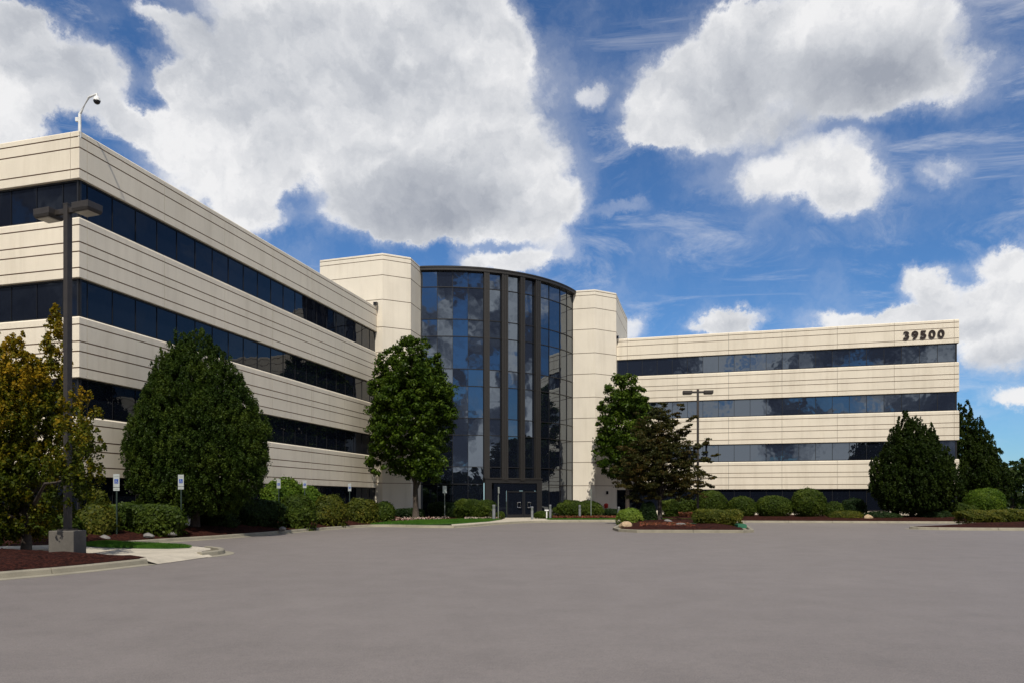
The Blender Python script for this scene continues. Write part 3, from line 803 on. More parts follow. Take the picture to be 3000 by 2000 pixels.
def shrub(px0, px1, ytop, y, depth, leaf, label, name='shrub', cat='shrub', size=.07, n=5200, shape='ball', group=None, seed=0, ground=.12, rough=.10, rz=-.27):
    """clipped or loose shrub: leaves on and under a rounded surface with uneven swells"""
    rg = np.random.default_rng(seed + 500 + int(px0)); w = (px1 - px0) / 2 / F * y; top = gz(ytop, y); h = top - ground
    cx = gx((px0 + px1) / 2, y); d = depth / 2
    e = {'ball': 2.0, 'round': 2.6, 'hedge': 4.5}[shape]
    u = unit(rg, n)
    if shape != 'ball': u[:, 2] = np.abs(u[:, 2]) * np.where(rg.uniform(0, 1, n) < .8, 1, -1)
    k = (np.abs(u[:, 0]) ** e + np.abs(u[:, 1]) ** e + np.abs(u[:, 2]) ** e) ** (-1 / e)
    ph = rg.uniform(0, 6.28, 6); X = u[:, 0] * w; Y = u[:, 1] * d; Z = u[:, 2] * h
    sw = 1 + rough * (np.sin(X * 3.1 + ph[0]) * .4 + np.sin(Y * 4.3 + Z * 3 + ph[1]) * .3 + np.sin(X * 7.7 + Z * 6 + ph[2]) * .3)
    r = (k * sw * (rg.uniform(.80, 1.0, n) ** .6 + (rg.uniform(0, 1, n) < .05) * rg.uniform(0, .10, n)))[:, None]
    if shape == 'ball': Cc = u * r * np.array([w, d, h * .5]); Cc[:, 2] += ground + h * .5
    elif shape == 'round': Cc = u * r * np.array([w, d, h * .72]); Cc[:, 2] += ground + h * .28
    else: Cc = u * r * np.array([w, d, h * .52]); Cc[:, 2] += ground + h * .48
    Cc[:, 2] = np.maximum(Cc[:, 2], ground - .05)
    ca, sa = math.cos(rz), math.sin(rz)
    Nn = u / np.array([w, d, h]); Nn /= np.linalg.norm(Nn, axis=1)[:, None]
    def rot(A): return np.stack([A[:, 0] * ca - A[:, 1] * sa, A[:, 0] * sa + A[:, 1] * ca, A[:, 2]], 1)
    Cc = rot(Cc) ; Nn = rot(Nn)
    # undergrowth: dense inner leaves so that nothing shows through
    m = n // 3; ui = unit(rg, m); ki = (np.abs(ui) ** e).sum(1) ** (-1 / e); Ci = ui * (ki * rg.uniform(.5, .8, m))[:, None] * np.array([w, d, h * .5]); Ci[:, 2] += ground + h * .48
    Cc = np.vstack([Cc, rot(Ci)]); Nn = np.vstack([Nn, rot(ui)])
    sz = np.concatenate([np.full(n, size), np.full(m, size * 2.2)])[:, None]
    me = leaf_mesh(name, Cc, Nn, 1.0, rg, .45)
    V = np.empty(len(me.vertices) * 3, np.float32); me.vertices.foreach_get('co', V); V = V.reshape(-1, 4, 3)
    V = Cc[:, None, :] + (V - Cc[:, None, :]) * sz[:, None, :]
    me.vertices.foreach_set('co', V.astype(np.float32).ravel()); me.update()
    o = link(name, me, leaf); o.location = (cx, y, 0)
    return tag(o, label, cat, group)

SH = [
 # px0, px1, ytop, y, depth, leaf, shape, leaf size, count, label
 (213, 335, 1480, 28.4, 1.5, 'leaf_olive', 'round', .085, 6000, 'olive leafy shrub right beside the near lamp post'),
 (318, 528, 1474, 30.2, 1.5, 'leaf_hedge', 'hedge', .085, 9000, 'loose green hedge behind the nearest accessible parking sign', ),
 (262, 322, 1432, 31.6, 1.0, 'leaf_olive', 'round', .08, 3000, 'yellowish bush top rising behind the olive shrub beside the lamp post'),
 (60, 235, 1500, 27.0, 1.6, 'leaf_hedge', 'round', .085, 6000, 'low green shrub between the autumn tree trunk and the near lamp pedestal'),
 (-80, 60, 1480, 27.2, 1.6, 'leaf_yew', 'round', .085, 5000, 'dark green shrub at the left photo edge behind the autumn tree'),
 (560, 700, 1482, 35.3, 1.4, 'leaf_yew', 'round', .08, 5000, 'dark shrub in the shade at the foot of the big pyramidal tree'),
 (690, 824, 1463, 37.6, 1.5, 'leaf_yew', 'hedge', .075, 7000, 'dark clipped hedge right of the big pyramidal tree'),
 (757, 900, 1403, 42.3, 1.9, 'leaf_bright', 'round', .10, 8000, 'tall bright green bush mound against the left wing'),
 (848, 955, 1425, 43.6, 1.7, 'leaf_bright', 'round', .10, 6000, 'bright green bush sloping down at the right side of the tall bush mound'),
 (818, 922, 1448, 39.6, 1.6, 'leaf_hedge', 'round', .09, 7000, 'rounded green bush in front of the tall bright bush mound'),
 (905, 1022, 1454, 43.4, 1.7, 'leaf_olive', 'round', .09, 7000, 'yellow tipped green bush in the middle of the row along the left wing'),
 (1010, 1110, 1457, 47.2, 1.7, 'leaf_olive', 'round', .09, 6500, 'golden edged bush behind the fifth accessible sign, near the end of the row'),
 (1090, 1158, 1470, 50.4, 1.6, 'leaf_hedge', 'round', .08, 4500, 'last rounded bush of the row, left of the maple trunk'),
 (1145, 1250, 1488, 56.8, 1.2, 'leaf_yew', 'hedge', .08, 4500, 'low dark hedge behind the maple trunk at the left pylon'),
 (1252, 1340, 1470, 59.8, 1.3, 'leaf_yew', 'hedge', .08, 5000, 'hedge with shade-dark leaves under the glass drum, right behind the grey signpost'),  # the shade on this hedge is put into its darker leaf colour
 (1330, 1447, 1463, 58.4, 1.5, 'leaf_hedge', 'hedge', .07, 8500, 'clipped boxy hedge left of the entrance walk'),
 (1450, 1479, 1497, 60.6, .8, 'leaf_hedge', 'round', .06, 1800, 'small low shrub between the left boxy hedge and the doors'),
 (1566, 1622, 1496, 60.8, .9, 'leaf_hedge', 'round', .06, 2600, 'small low shrub right of the entrance doors behind the white post'),
 (1615, 1773, 1465, 63.0, 2.0, 'leaf_hedge', 'round', .075, 11000, 'wide oval clipped hedge in front of the right pylon'),
 (1768, 1812, 1489, 65.5, .9, 'leaf_yew', 'hedge', .07, 2500, 'low dark hedge between the oval hedge and the right tree'),
 (1806, 1880, 1487, 48.8, 1.5, 'leaf_yellowgreen', 'round', .08, 4000, 'yellow green shrub behind the tan boulder in the island'),
 (1872, 1922, 1468, 50.2, 1.4, 'leaf_yew', 'round', .08, 4000, 'dark shrub left of the copper tree trunk in the island'),
 (2033, 2168, 1491, 42.6, 1.5, 'leaf_olive', 'hedge', .065, 9000, 'clipped hedge at the right end of the kerbed island below the far lamp post'),
 (1936, 2042, 1460, 60.5, 1.7, 'leaf_hedge', 'hedge', .075, 7000, 'clipped hedge under the right wing, just right of the copper tree trunk'),
 (2036, 2130, 1434, 59.5, 2.4, 'leaf_hedge', 'ball', .07, 8000, 'round clipped bush right behind the far lamp post'),
 (2128, 2218, 1451, 58.6, 2.2, 'leaf_hedge', 'ball', .07, 7000, 'second round clipped bush right of the far lamp post'),
 (2212, 2322, 1449, 58.2, 2.3, 'leaf_hedge', 'ball', .07, 8500, 'broad round clipped bush in the middle of the row under the right wing'),
 (2318, 2418, 1427, 57.8, 2.5, 'leaf_hedge', 'ball', .07, 8500, 'tallest round clipped bush of the row under the right wing'),
 (2408, 2472, 1470, 58.4, 1.4, 'leaf_hedge', 'round', .07, 3500, 'low flat shrub right beside the tallest round clipped bush'),
 (2462, 2535, 1456, 61.0, 1.6, 'leaf_yew', 'round', .08, 3500, 'loose dark bush between the round bushes and the dark evergreen'),
 (2430, 2525, 1494, 56.2, 1.2, 'leaf_olive', 'round', .06, 3500, 'very low spreading shrub near the kerb left of the dark evergreen'),
 (2520, 2640, 1497, 56.2, 1.2, 'leaf_yew', 'round', .06, 3500, 'low dark ground shrub at the left foot of the dark evergreen'),
 (2690, 2780, 1492, 56.0, 1.2, 'leaf_yew', 'round', .06, 3500, 'low dark ground shrub at the right foot of the dark evergreen'),
 (2758, 2862, 1470, 57.5, 1.5, 'leaf_hedge', 'round', .07, 5000, 'low green hedge right of the dark evergreen, below the building corner'),
 (2828, 2942, 1427, 60.5, 2.8, 'leaf_bright', 'ball', .07, 9000, 'large round clipped bush standing alone right of the building corner'),
 (2822, 3200, 1492, 45.2, 1.7, 'leaf_olive', 'hedge', .065, 20000, 'long low clipped hedge running out of the photo at the right edge'),
]
for i, (a, b, yt, y, dp, lf, shp, sz, n, lab) in enumerate(SH):
    hd = shp == 'hedge'
    ry = -.27
    if y > 37 and y < 48 and a < 1200: ry = .9
    if lab.startswith('long low'): ry = -.06
    if lab.startswith('loose green hedge'): ry = .1
    sg_ = 'clipped bushes along the right wing' if (shp == 'ball') else None
    shrub(a, b, yt, y, dp, lf, lab, 'hedge' if hd else 'shrub', 'hedge' if hd else 'shrub', sz, n, shp, sg_, seed=i, rz=ry,
          rough=.06 if shp == 'ball' else .14)

def scatter(name, poly, n, size, mat, label, cat, zb, h, seed, kind='stuff', blades=False):
    rg = np.random.default_rng(seed); P = np.array(poly, float); lo, hi = P.min(0), P.max(0); Q = rg.uniform(lo, hi, (n * 3, 2))
    ins = np.zeros(len(Q), bool)
    for i in range(len(P)):
        a, b = P[i], P[(i + 1) % len(P)]; c = ((a[1] > Q[:, 1]) != (b[1] > Q[:, 1]))
        xi = (b[0] - a[0]) * (Q[:, 1] - a[1]) / (b[1] - a[1] + 1e-12) + a[0]; ins ^= c & (Q[:, 0] < xi)
    Q = Q[ins][:n]; n = len(Q)
    if blades:
        C3 = np.stack([Q[:, 0], Q[:, 1], zb + rg.uniform(0, .3, n) * h], 1)
        th = rg.uniform(0, 6.28, n); w = size
        a = np.stack([np.cos(th) * w, np.sin(th) * w, np.zeros(n)], 1); up_ = np.stack([rg.normal(0, .3, n) * h, rg.normal(0, .3, n) * h, h * rg.uniform(.6, 1.2, n)], 1)
        V = np.stack([C3 - a, C3 + a, C3 + up_ + a * .3, C3 + up_ - a * .3], 1).reshape(-1, 3)
        me = bpy.data.meshes.new(name); me.vertices.add(4 * n); me.vertices.foreach_set('co', V.astype(np.float32).ravel())
        me.loops.add(4 * n); me.loops.foreach_set('vertex_index', np.arange(4 * n, dtype=np.int32)); me.polygons.add(n)
        me.polygons.foreach_set('loop_start', np.arange(0, 4 * n, 4, dtype=np.int32)); me.polygons.foreach_set('loop_total', np.full(n, 4, np.int32)); me.update(calc_edges=True)
    else:
        C3 = np.stack([Q[:, 0], Q[:, 1], zb + h * rg.uniform(.2, 1, n)], 1)
        me = leaf_mesh(name, C3, np.tile([0, -.4, 1.0], (n, 1)), size, rg, .5, 1.1)
    o = link(name, me, mat); tag(o, label, cat, None, kind)
    return o
scatter('grass', lawn1, 16000, .006, 'grass_blade', 'short green grass on the small lawn beside the near walk', 'grass', .17, .07, 1, blades=True)
scatter('grass', lawn2, 22000, .010, 'grass_blade', 'bright green grass strip along the kerb left of the entrance', 'grass', .17, .08, 2, blades=True)
scatter('grass', lawn3, 9000, .010, 'grass_blade', 'thin green grass strip right of the entrance walk', 'grass', .17, .08, 3, blades=True)
scatter('flowers', [(-8.6, 50.6), (-5.2, 54.6), (-4.6, 57.6), (-7.4, 56.0), (-9.0, 51.4)], 260, .09, 'petal_white', 'bed of small white and pink flowers under the maple', 'flowers', .2, .22, 4)
scatter('flowers', [(-3.6, 57.0), (-.9, 57.5), (-.9, 57.9), (-3.7, 57.5)], 160, .08, 'petal_white', 'thin line of white flowers before the boxy hedge left of the entrance', 'flowers', .2, .15, 5)
scatter('flowers', [(3.0, 58.2), (8.6, 58.8), (8.7, 60.2), (3.3, 59.4)], 1100, .11, 'petal_red', 'red and orange flowers along the foot of the oval hedge', 'flowers', .2, .2, 6)
scatter('flowers', [(6.7, 39.2), (9.6, 39.0), (10.2, 44), (7.6, 44.5)], 1600, .08, 'petal_red', 'low red and brown flowers at the front of the kerbed island', 'flowers', .24, .12, 7)
scatter('flowers', [(13.0, 58.0), (14.6, 57.6), (14.8, 59.0), (13.2, 59.4)], 500, .12, 'petal_red', 'small patch of orange flowers between the copper tree and the far lamp post', 'flowers', .3, .4, 8)
# wood chips lying on the near mulch
chips = [(-14, 12.5), (-11.0, 16.2), (-10.0, 18.6), (-10.2, 19.9), (-12.8, 21.0), (-16, 20.6)]

# ------------------------------------------------------------------ rocks
def rock(x, y, z, sx, sy, sz, mat, label, seed):
    bm = bmesh.new(); bmesh.ops.create_icosphere(bm, subdivisions=3, radius=1); r = random.Random(seed)
    pl = [(Vector((r.uniform(-1, 1), r.uniform(-1, 1), r.uniform(-.3, 1))).normalized(), r.uniform(.55, .85)) for _ in range(9)]
    for v in bm.verts:
        for n, d in pl:
            k = v.co.dot(n)
            if k > d: v.co -= n * (k - d) * .9
        v.co = Vector((v.co.x * sx, v.co.y * sy, v.co.z * sz))
    me = bpy.data.meshes.new('boulder'); bm.to_mesh(me); bm.free()
    o = link('boulder', me, mat); o.location = (x, y, z); o.rotation_euler = (0, 0, r.uniform(-.3, .3))
    return tag(o, label, 'rock')
y = 41.0
rock(gx(1830, y), y, .28, .42, .35, .25, 'rock_tan', 'tan boulder at the left front corner of the kerbed island', 1)
y = 40.4
rock(gx(1995, y), y, .24, .34, .3, .22, 'rock_grey', 'pale grey boulder at the front of the island, left of the clipped hedge', 2)
rock(gx(1957, 47), 47, .3, .35, .3, .16, 'rock_grey', 'flat grey rock in the island right of the copper tree trunk', 3)
rock(gx(306, 27.6), 27.6, .26, .22, .2, .12, 'rock_grey', 'small grey rock in the mulch below the olive shrub', 4)
rock(gx(436, 28.9), 28.9, .28, .25, .18, .12, 'rock_grey', 'grey rock at the foot of the loose hedge near the kerb', 5)
rock(gx(505, 29.9), 29.9, .3, .24, .18, .1, 'rock_grey', 'flat rock by the kerb under the second accessible sign', 6)
rock(gx(826, 36.4), 36.4, .25, .2, .2, .12, 'rock_grey', 'small pale rock by the kerb in front of the rounded green bush', 7)
rock(gx(2532, 56), 55.4, .35, .42, .3, .26, 'rock_tan', 'tan rock between the low shrubs left of the dark evergreen', 8)
# low green pads standing for patches of green ground in the island
for px0, px1, y, lab in ((2007, 2044, 41.4, 'green ground patch left of the clipped hedge in the island'), (2150, 2176, 41.4, 'green ground patch at the right corner of the island behind the kerb')):
    mb = MB(); mb.box((gx((px0 + px1) / 2, y + .6), y + .6, .1), (px1 - px0) / F * y, 1.5, .2, 0)
    mb.box((gx((px0 + px1) / 2, y + .6), y + .6, .30), (px1 - px0) / F * y * .86, 1.3, .035, 0)
    tag(mb.build('green_patch', 'patch_green', None, bevel=.015), lab, 'ground patch')

# ------------------------------------------------------------------ street furniture
def lamp_post(px, y, top, z0, rz, label, pedestal, span, group):
    x = gx(px, y); root = empty('lamp_post', (x, y, z0), label, 'lamp post', group)
    if pedestal:
        mb = MB(); mb.box((x, y, z0 - .15), .64, .64, pedestal + .15, .04); mb.build('pedestal', 'pedestal_concrete', root, bevel=.02)
    mb = MB(); b = z0 + pedestal
    mb.box((x, y, b), .34, .34, .04, rz); mb.box((x, y, b + .04), .145, .145, top - b - .04, rz)
    mb.box((x, y, top), .16, .16, .03, rz); mb.build('pole', 'lamp_bronze', root)
    c, s = math.cos(rz), math.sin(rz)
    for sg in (-1, 1):
        mb = MB(); ax = sg * .24; mb.box((x + ax * c, y + ax * s, top - .22), .32, .09, .13, rz); arm = mb.build('arm', 'lamp_bronze', root)
        hx = sg * (.40 + span / 2); cx, cy = x + hx * c, y + hx * s
        mb = MB(); w, d, h = span, .46, .24
        q = lambda k, zz: [(cx + (u * w / 2 * k) * c - (v * d / 2 * k) * s, cy + (u * w / 2 * k) * s + (v * d / 2 * k) * c, zz) for u, v in ((-1, -1), (1, -1), (1, 1), (-1, 1))]
        zt = top - .06
        mb.hexa(q(.9, zt - h), q(1, zt - h * .72)); mb.hexa(q(1, zt - h * .72 + .003), q(1, zt))
        hd = mb.build('lamp_head', 'lamp_bronze', root, bevel=.008)
        mb = MB(); mb.hexa(q(.72, zt - h - .02), q(.8, zt - h - .002)); mb.build('lens', 'lamp_lens', hd)
    return root
lamp_post(198.5, 19.75, gz(604, 19.75) + .02, .17, -.34, 'twin head bronze lamp post on a concrete pedestal, near at the left', .68, .56, 'parking lot lamp posts')
lamp_post(2044.5, 51.6, gz(1141, 51.6), .25, -.12, 'twin head bronze lamp post far away before the right wing', .1, .62, 'parking lot lamp posts')

def disk(mb, c, r, y, seg=14, mi=0):
    mb.face([(c[0] + r * math.cos(2 * math.pi * k / seg), y, c[1] + r * math.sin(2 * math.pi * k / seg)) for k in range(seg)], mi)
def access_sign(px, y, ytop, ybot, z0, label, two, rz=0, group='accessible parking signs'):
    """white sign with the blue wheelchair square, local frame: faces -y"""
    root = empty('parking_sign', (gx(px, y), y, z0), label, 'sign', group, rz)
    def loc(mb, name, mat, par=root, bevel=0): 
        me = mb.mesh(name, True, bevel); o = link(name, me, mat, par, world=False); return o
    zt = gz(ytop, y) - z0; zb = gz(ybot, y) - z0
    w = .235 if two else .195; mb = MB(); mb.box((0, .03, -.2), .05, .035, zt + .15); loc(mb, 'post', 'post_green')
    hmain = (zt - zb) * (.78 if two else 1)
    zm = zt - hmain
    mb = MB(); mb.box((0, 0, zm), w, .006, hmain); p = loc(mb, 'sign_panel', 'sign_white')
    s = w * .62; cz = zm + hmain * .42
    mb = MB(); mb.box((0, -.006, cz - s / 2), s, .004, s * 1.15); loc(mb, 'symbol_field', 'sign_blue', p)
    mb = MB(); yy = -.0095; k = s / 1.0
    def ln(a, b, t): 
        d = Vector((b[0] - a[0], b[1] - a[1])).normalized(); n = Vector((-d.y, d.x)) * t / 2
        mb.face([(a[0] + n.x, yy, a[1] + n.y), (b[0] + n.x, yy, b[1] + n.y), (b[0] - n.x, yy, b[1] - n.y), (a[0] - n.x, yy, a[1] - n.y)])
    disk(mb, (-.08 * k, cz + .42 * k), .08 * k, yy)
    ln((-.08 * k, cz + .33 * k), (-.05 * k, cz - .02 * k), .09 * k); ln((-.05 * k, cz + .12 * k), (.18 * k, cz + .12 * k), .07 * k)
    ln((-.05 * k, cz - .02 * k), (.2 * k, cz - .02 * k), .09 * k); ln((.2 * k, cz - .02 * k), (.32 * k, cz - .3 * k), .09 * k)
    pts = [(-.03 * k + .26 * k * math.cos(t), cz - .12 * k + .26 * k * math.sin(t)) for t in [R(110 + i * 22) for i in range(11)]]
    for a, b in zip(pts[:-1], pts[1:]): ln(a, b, .06 * k)
    loc(mb, 'wheelchair_symbol', 'sign_white', p)
    mb = MB(); mb.box((0, -.005, zt - hmain * .20), w * .86, .003, hmain * .02); loc(mb, 'sign_line', 'post_grey', p)
    if two:
        mb = MB(); mb.box((0, 0, zb), w, .006, (zt - zb) * .19); p2 = loc(mb, 'lower_panel', 'sign_white')
        mb = MB(); mb.box((0, -.005, zb + (zt - zb) * .09), w * .6, .003, (zt - zb) * .022); loc(mb, 'sign_line', 'post_grey', p2)
    return root
access_sign(341, 28.4, 1387, 1436, .2, 'nearest accessible parking sign with an extra lower plate, before the loose hedge', True)
access_sign(530, 30.7, 1389, 1432, .2, 'accessible parking sign standing before the big pyramidal tree', True)
access_sign(816.4, 40.9, 1402, 1429, .3, 'accessible parking sign before the tall bright bush mound', False, .2)
access_sign(892.6, 41.6, 1406, 1428, .3, 'accessible parking sign standing over the yellow tipped bushes, left of the golden edged bush', False, .3)
access_sign(1024.3, 48.4, 1415, 1437, .3, 'fifth accessible parking sign, the last one before the maple', False, .35)
def back_sign(px, y, yt, yb, z0, rz, label, h=.6):
    root = empty('small_sign', (gx(px, y), y, z0), label, 'sign', None, rz)
    zt = gz(yt, y) - z0; hh = (yb - yt) / F * y
    mb = MB(); mb.box((0, 0, -.2), .05, .05, zt + .2 - .02); link('post', mb.mesh('post'), 'post_grey', root, False)
    mb = MB(); mb.box((0, -.035, zt - hh), .32, .006, hh); link('sign_panel', mb.mesh('sign_panel'), 'sign_back', root, False)
back_sign(1302.7, 58.0, 1422, 1443, .2, .35, 'grey green signpost standing in the flowers left of the entrance')
back_sign(1460, 59.2, 1425, 1443.5, .2, 1.2, 'thin signpost seen nearly edge on beside the boxy hedge at the doors')
back_sign(1731.5, 60.2, 1429.5, 1446, .2, 1.53, 'thin dark signpost seen edge on in front of the oval hedge')

def bollard(px, y, yt, label, r=.1):
    x = gx(px, y); h = gz(yt, y) - .15
    root = empty('bollard_light', (x, y, .15), label, 'bollard', 'grey path lights around the entrance')
    mb = MB(); mb.tube([(x, y, .05), (x, y, .15 + h - .3)], r, 16); mb.build('post', 'bollard_grey', root, smooth=False)
    mb = MB(); mb.tube([(x, y, .15 + h - .299), (x, y, .15 + h - .12)], r * .82, 16)
    for k in range(3): mb.tube([(x, y, .15 + h - .27 + k * .055), (x, y, .15 + h - .25 + k * .055)], r * 1.0, 16)
    mb.build('louvre', 'post_grey', root)
    mb = MB(); mb.tube([(x, y, .15 + h - .119), (x, y, .15 + h - .02), (x, y, .15 + h)], [r, r, r * .75], 16); mb.build('cap', 'bollard_grey', root)
bollard(1446.5, 56.3, 1477, 'grey path light at the right end of the boxy hedge', .12)
bollard(1559, 58.6, 1482, 'grey path light on the walk in front of the doors')
bollard(1612, 60.0, 1477, 'grey path light right behind the white T shaped post')
bollard(1698.4, 60.3, 1478, 'grey path light standing before the oval hedge')
bollard(1812.5, 62.0, 1483, 'grey path light at the right end of the low dark hedge, left of the trees')
x = gx(1601.6, 58.6); y = 58.6
root = empty('white_post', (x, y, .15), 'short white T shaped post right of the entrance walk', 'post')
mb = MB(); mb.box((x, y, .1), .09, .09, .7); mb.build('post', 'white_paint', root)
mb = MB(); mb.box((x, y, .80), .31, .16, .10); mb.build('cap', 'white_paint', root, bevel=.01)

# dome camera on the roof corner
root = empty('security_camera', (LC.x, LC.y, TOP), 'white dome security camera on a bent pole at the roof corner', 'camera')
y = 31.0
P = [(gx(233.5, y), y, TOP - .3), (gx(233.8, y), y, gz(335, y)), (gx(264, y), y - .1, gz(290, y)), (gx(293.5, y), y - .2, gz(283, y))]
mb = MB(); mb.tube(P, [.065, .06, .045, .04], 10); mb.box((P[0][0] - .1, y, gz(357, y)), .12, .1, .16); mb.build('pole', 'white_paint', root)
c = (gx(291.6, y), y - .2)
mb = MB(); mb.tube([(*c, gz(284, y)), (*c, gz(291, y))], .04, 10); mb.tube([(*c, gz(291, y)), (*c, gz(294, y)), (*c, gz(301, y)), (*c, gz(304, y))], [.06, .11, .14, .145], 16); mb.build('housing', 'white_paint', root)
mb = MB(); zz = gz(304, y) - .002; mb.tube([(*c, zz - .14 * math.sin(R(a))) for a in (0, 20, 40, 60, 80)], [.135 * math.cos(R(a)) for a in (0, 20, 40, 60, 80)], 16); mb.build('dome', 'black_plastic', root, smooth=True)

# ------------------------------------------------------------------ woods behind the camera and to the right (seen mirrored in the glass)
rg = np.random.default_rng(77); Cs = []; Ds = []
def wood_tree(x, y, h, r, conifer):
    pf = [(0, .6), (.1, 1), (.5, .6), (1, .02)] if conifer else FAT
    Cc, Rc = clumps([(x, y, -.5, h, r, r, pf), (x, y, -.5, h * .5, r, r, FAT)], 1.0, .42, rg, .4)
    p, d = clump_leaves(Cc, Rc, 16, rg); Cs.append(p); Ds.append(d)
for i in range(62):
    a = R(-178 + i * 2.9 + rg.uniform(-1, 1)); dist = rg.uniform(70, 100)
    x, y = dist * math.cos(a), dist * math.sin(a) - 5
    con = rg.uniform() < .35; wood_tree(x, y, rg.uniform(7.5, 11) * (1.1 if con else 1), rg.uniform(2.2, 3) if con else rg.uniform(4, 5.5), con)
for i in range(34):
    a = R(50 - i * 2.1); dist = rg.uniform(66, 84)
    if a > R(52): continue
    wood_tree(dist * math.cos(a) + 4, dist * math.sin(a), rg.uniform(11, 14), rg.uniform(4.5, 6), False)
for i in range(104):                 # lower trees close the gaps of the belt
    a = R(-186 + i * 1.95); wood_tree(97 * math.cos(a), 97 * math.sin(a) - 5, rg.uniform(5.5, 7.5), 3.4, False)
P = np.vstack(Cs); D = np.vstack(Ds)
o = link('woods', leaf_mesh('woods', P, D, .8, rg, .5), 'leaf_conifer'); tag(o, 'far dark belt of trees mirrored in the lower windows', 'woods', None, 'stuff')
print('woods', len(P))

# ------------------------------------------------------------------ sky
SUN_EL, SUN_AZ = 53.0, 2.0             # sun behind the camera, a little to the right
w = bpy.data.worlds.new('World'); S.world = w; w.use_nodes = True
nt = w.node_tree; nt.nodes.clear(); lk = nt.links.new
out = nt.nodes.new('ShaderNodeOutputWorld'); bg = nt.nodes.new('ShaderNodeBackground'); lk(bg.outputs[0], out.inputs[0])
bg.inputs[1].default_value = .112
sky = nt.nodes.new('ShaderNodeTexSky'); sky.sky_type = 'NISHITA'; sky.sun_disc = False
sky.sun_elevation = R(SUN_EL); sky.sun_rotation = R(180 - SUN_AZ); sky.air_density = 1.0; sky.dust_density = .3; sky.ozone_density = 3.0
tc = nt.nodes.new('ShaderNodeTexCoord'); DIR = tc.outputs['Generated']
def vm(op, a, b=None, scale=None):
    n = nt.nodes.new('ShaderNodeVectorMath'); n.operation = op
    for i, v in enumerate((a, b)):
        if v is None: continue
        if isinstance(v, tuple): n.inputs[i].default_value = v
        else: lk(v, n.inputs[i])
    if scale is not None: n.inputs['Scale'].default_value = scale
    return n
def mth(op, a, b=None, c=None, clamp=False):
    n = nt.nodes.new('ShaderNodeMath'); n.operation = op; n.use_clamp = clamp
    for i, v in enumerate((a, b, c)):
        if v is None: continue
        if isinstance(v, (int, float)): n.inputs[i].default_value = v
        else: lk(v, n.inputs[i])
    return n.outputs[0]
def mrange(v, a, b, c=0., d=1., smooth=True):
    n = nt.nodes.new('ShaderNodeMapRange'); n.interpolation_type = 'SMOOTHSTEP' if smooth else 'LINEAR'
    lk(v, n.inputs[0]); n.inputs[1].default_value = a; n.inputs[2].default_value = b; n.inputs[3].default_value = c; n.inputs[4].default_value = d
    return n.outputs[0]
# billowing: push the direction about with noise before looking up the cloud masses
n1 = noise(nt, DIR, 8.0, 10, .68); o1 = vm('SUBTRACT', n1.outputs['Color'], (.5, .5, .5)); o1s = vm('SCALE', o1.outputs[0], scale=.10)
WD = vm('ADD', DIR, o1s.outputs[0]).outputs[0]
n1s = vm('ADD', DIR, vm('SCALE', o1.outputs[0], scale=.05).outputs[0]).outputs[0]
def blob(vec, px, py, rx, ry, rot=0.0, wgt=1.0):
    """one cloud mass; photo column/row (2352 wide) and radii turned into a direction and angular radii"""
    k = 3000 / 2352; u = (px * k - 1500) / F; v = (HZ - py * k) / F
    d = Vector((u, 1, v)); ln = d.length; d.normalize()
    az = math.atan2(-d.x, d.y); el = math.asin(d.z)
    mp = nt.nodes.new('ShaderNodeMapping'); mp.vector_type = 'TEXTURE'; lk(vec, mp.inputs[0])
    mp.inputs['Location'].default_value = d
    mp.inputs['Rotation'].default_value = (el, R(rot) * 0, az)
    mp.inputs['Scale'].default_value = (rx * k / F / ln, .6, ry * k / F / ln)
    l = vm('LENGTH', mp.outputs[0]).outputs['Value']
    return mrange(l, 1.35, .35, 0, wgt)
BL = [ # D px: x, y, rx, ry, weight
 (800, 40, 370, 200), (960, 240, 330, 220), (1110, 420, 240, 130), (640, 240, 240, 150), (880, 470, 180, 90), (480, 400, 150, 75), (560, 480, 70, 70), (960, 515, 190, 45), (385, 185, 65, 60), (1230, 470, 125, 75), (1120, 120, 105, 150),
 (450, 250, 90, 80), (350, 25, 60, 28, .8), (430, 80, 60, 45, .7), (500, 330, 110, 70), (665, 400, 70, 60, .75), (610, 430, 60, 60, .6),
 (50, 150, 85, 130), (190, 170, 100, 65), (40, 290, 70, 55), (210, 270, 150, 50), (340, 320, 100, 45, .8), (10, 40, 80, 60), (0, 230, 60, 90),
 (1890, 60, 320, 100), (1560, 230, 140, 110), (1760, 210, 300, 120), (2080, 150, 200, 95), (1850, 390, 185, 68), (1960, 440, 110, 60), (1490, 320, 85, 38), (1690, 60, 90, 60),
 (2310, 650, 95, 85), (2180, 720, 150, 60), (2280, 790, 110, 95), (2110, 650, 60, 45), (2000, 735, 130, 28), (2325, 915, 70, 28),
 (1130, 605, 85, 38), (1215, 605, 55, 40), (1290, 575, 65, 38, .6), (1670, 735, 95, 26), (1450, 745, 50, 38, .8), (1362, 212, 40, 34, .55), (650, 505, 40, 28, .6), (2180, 375, 60, 35, .5), (1440, 480, 70, 20, .4), (2250, 600, 60, 30, .5), (2230, 180, 130, 60, .4),
]
acc = None; acs = None
for b in BL:
    v = blob(WD, *b[:4], wgt=(b[4] if len(b) > 4 else 1.0)); acc = v if acc is None else mth('ADD', acc, v)
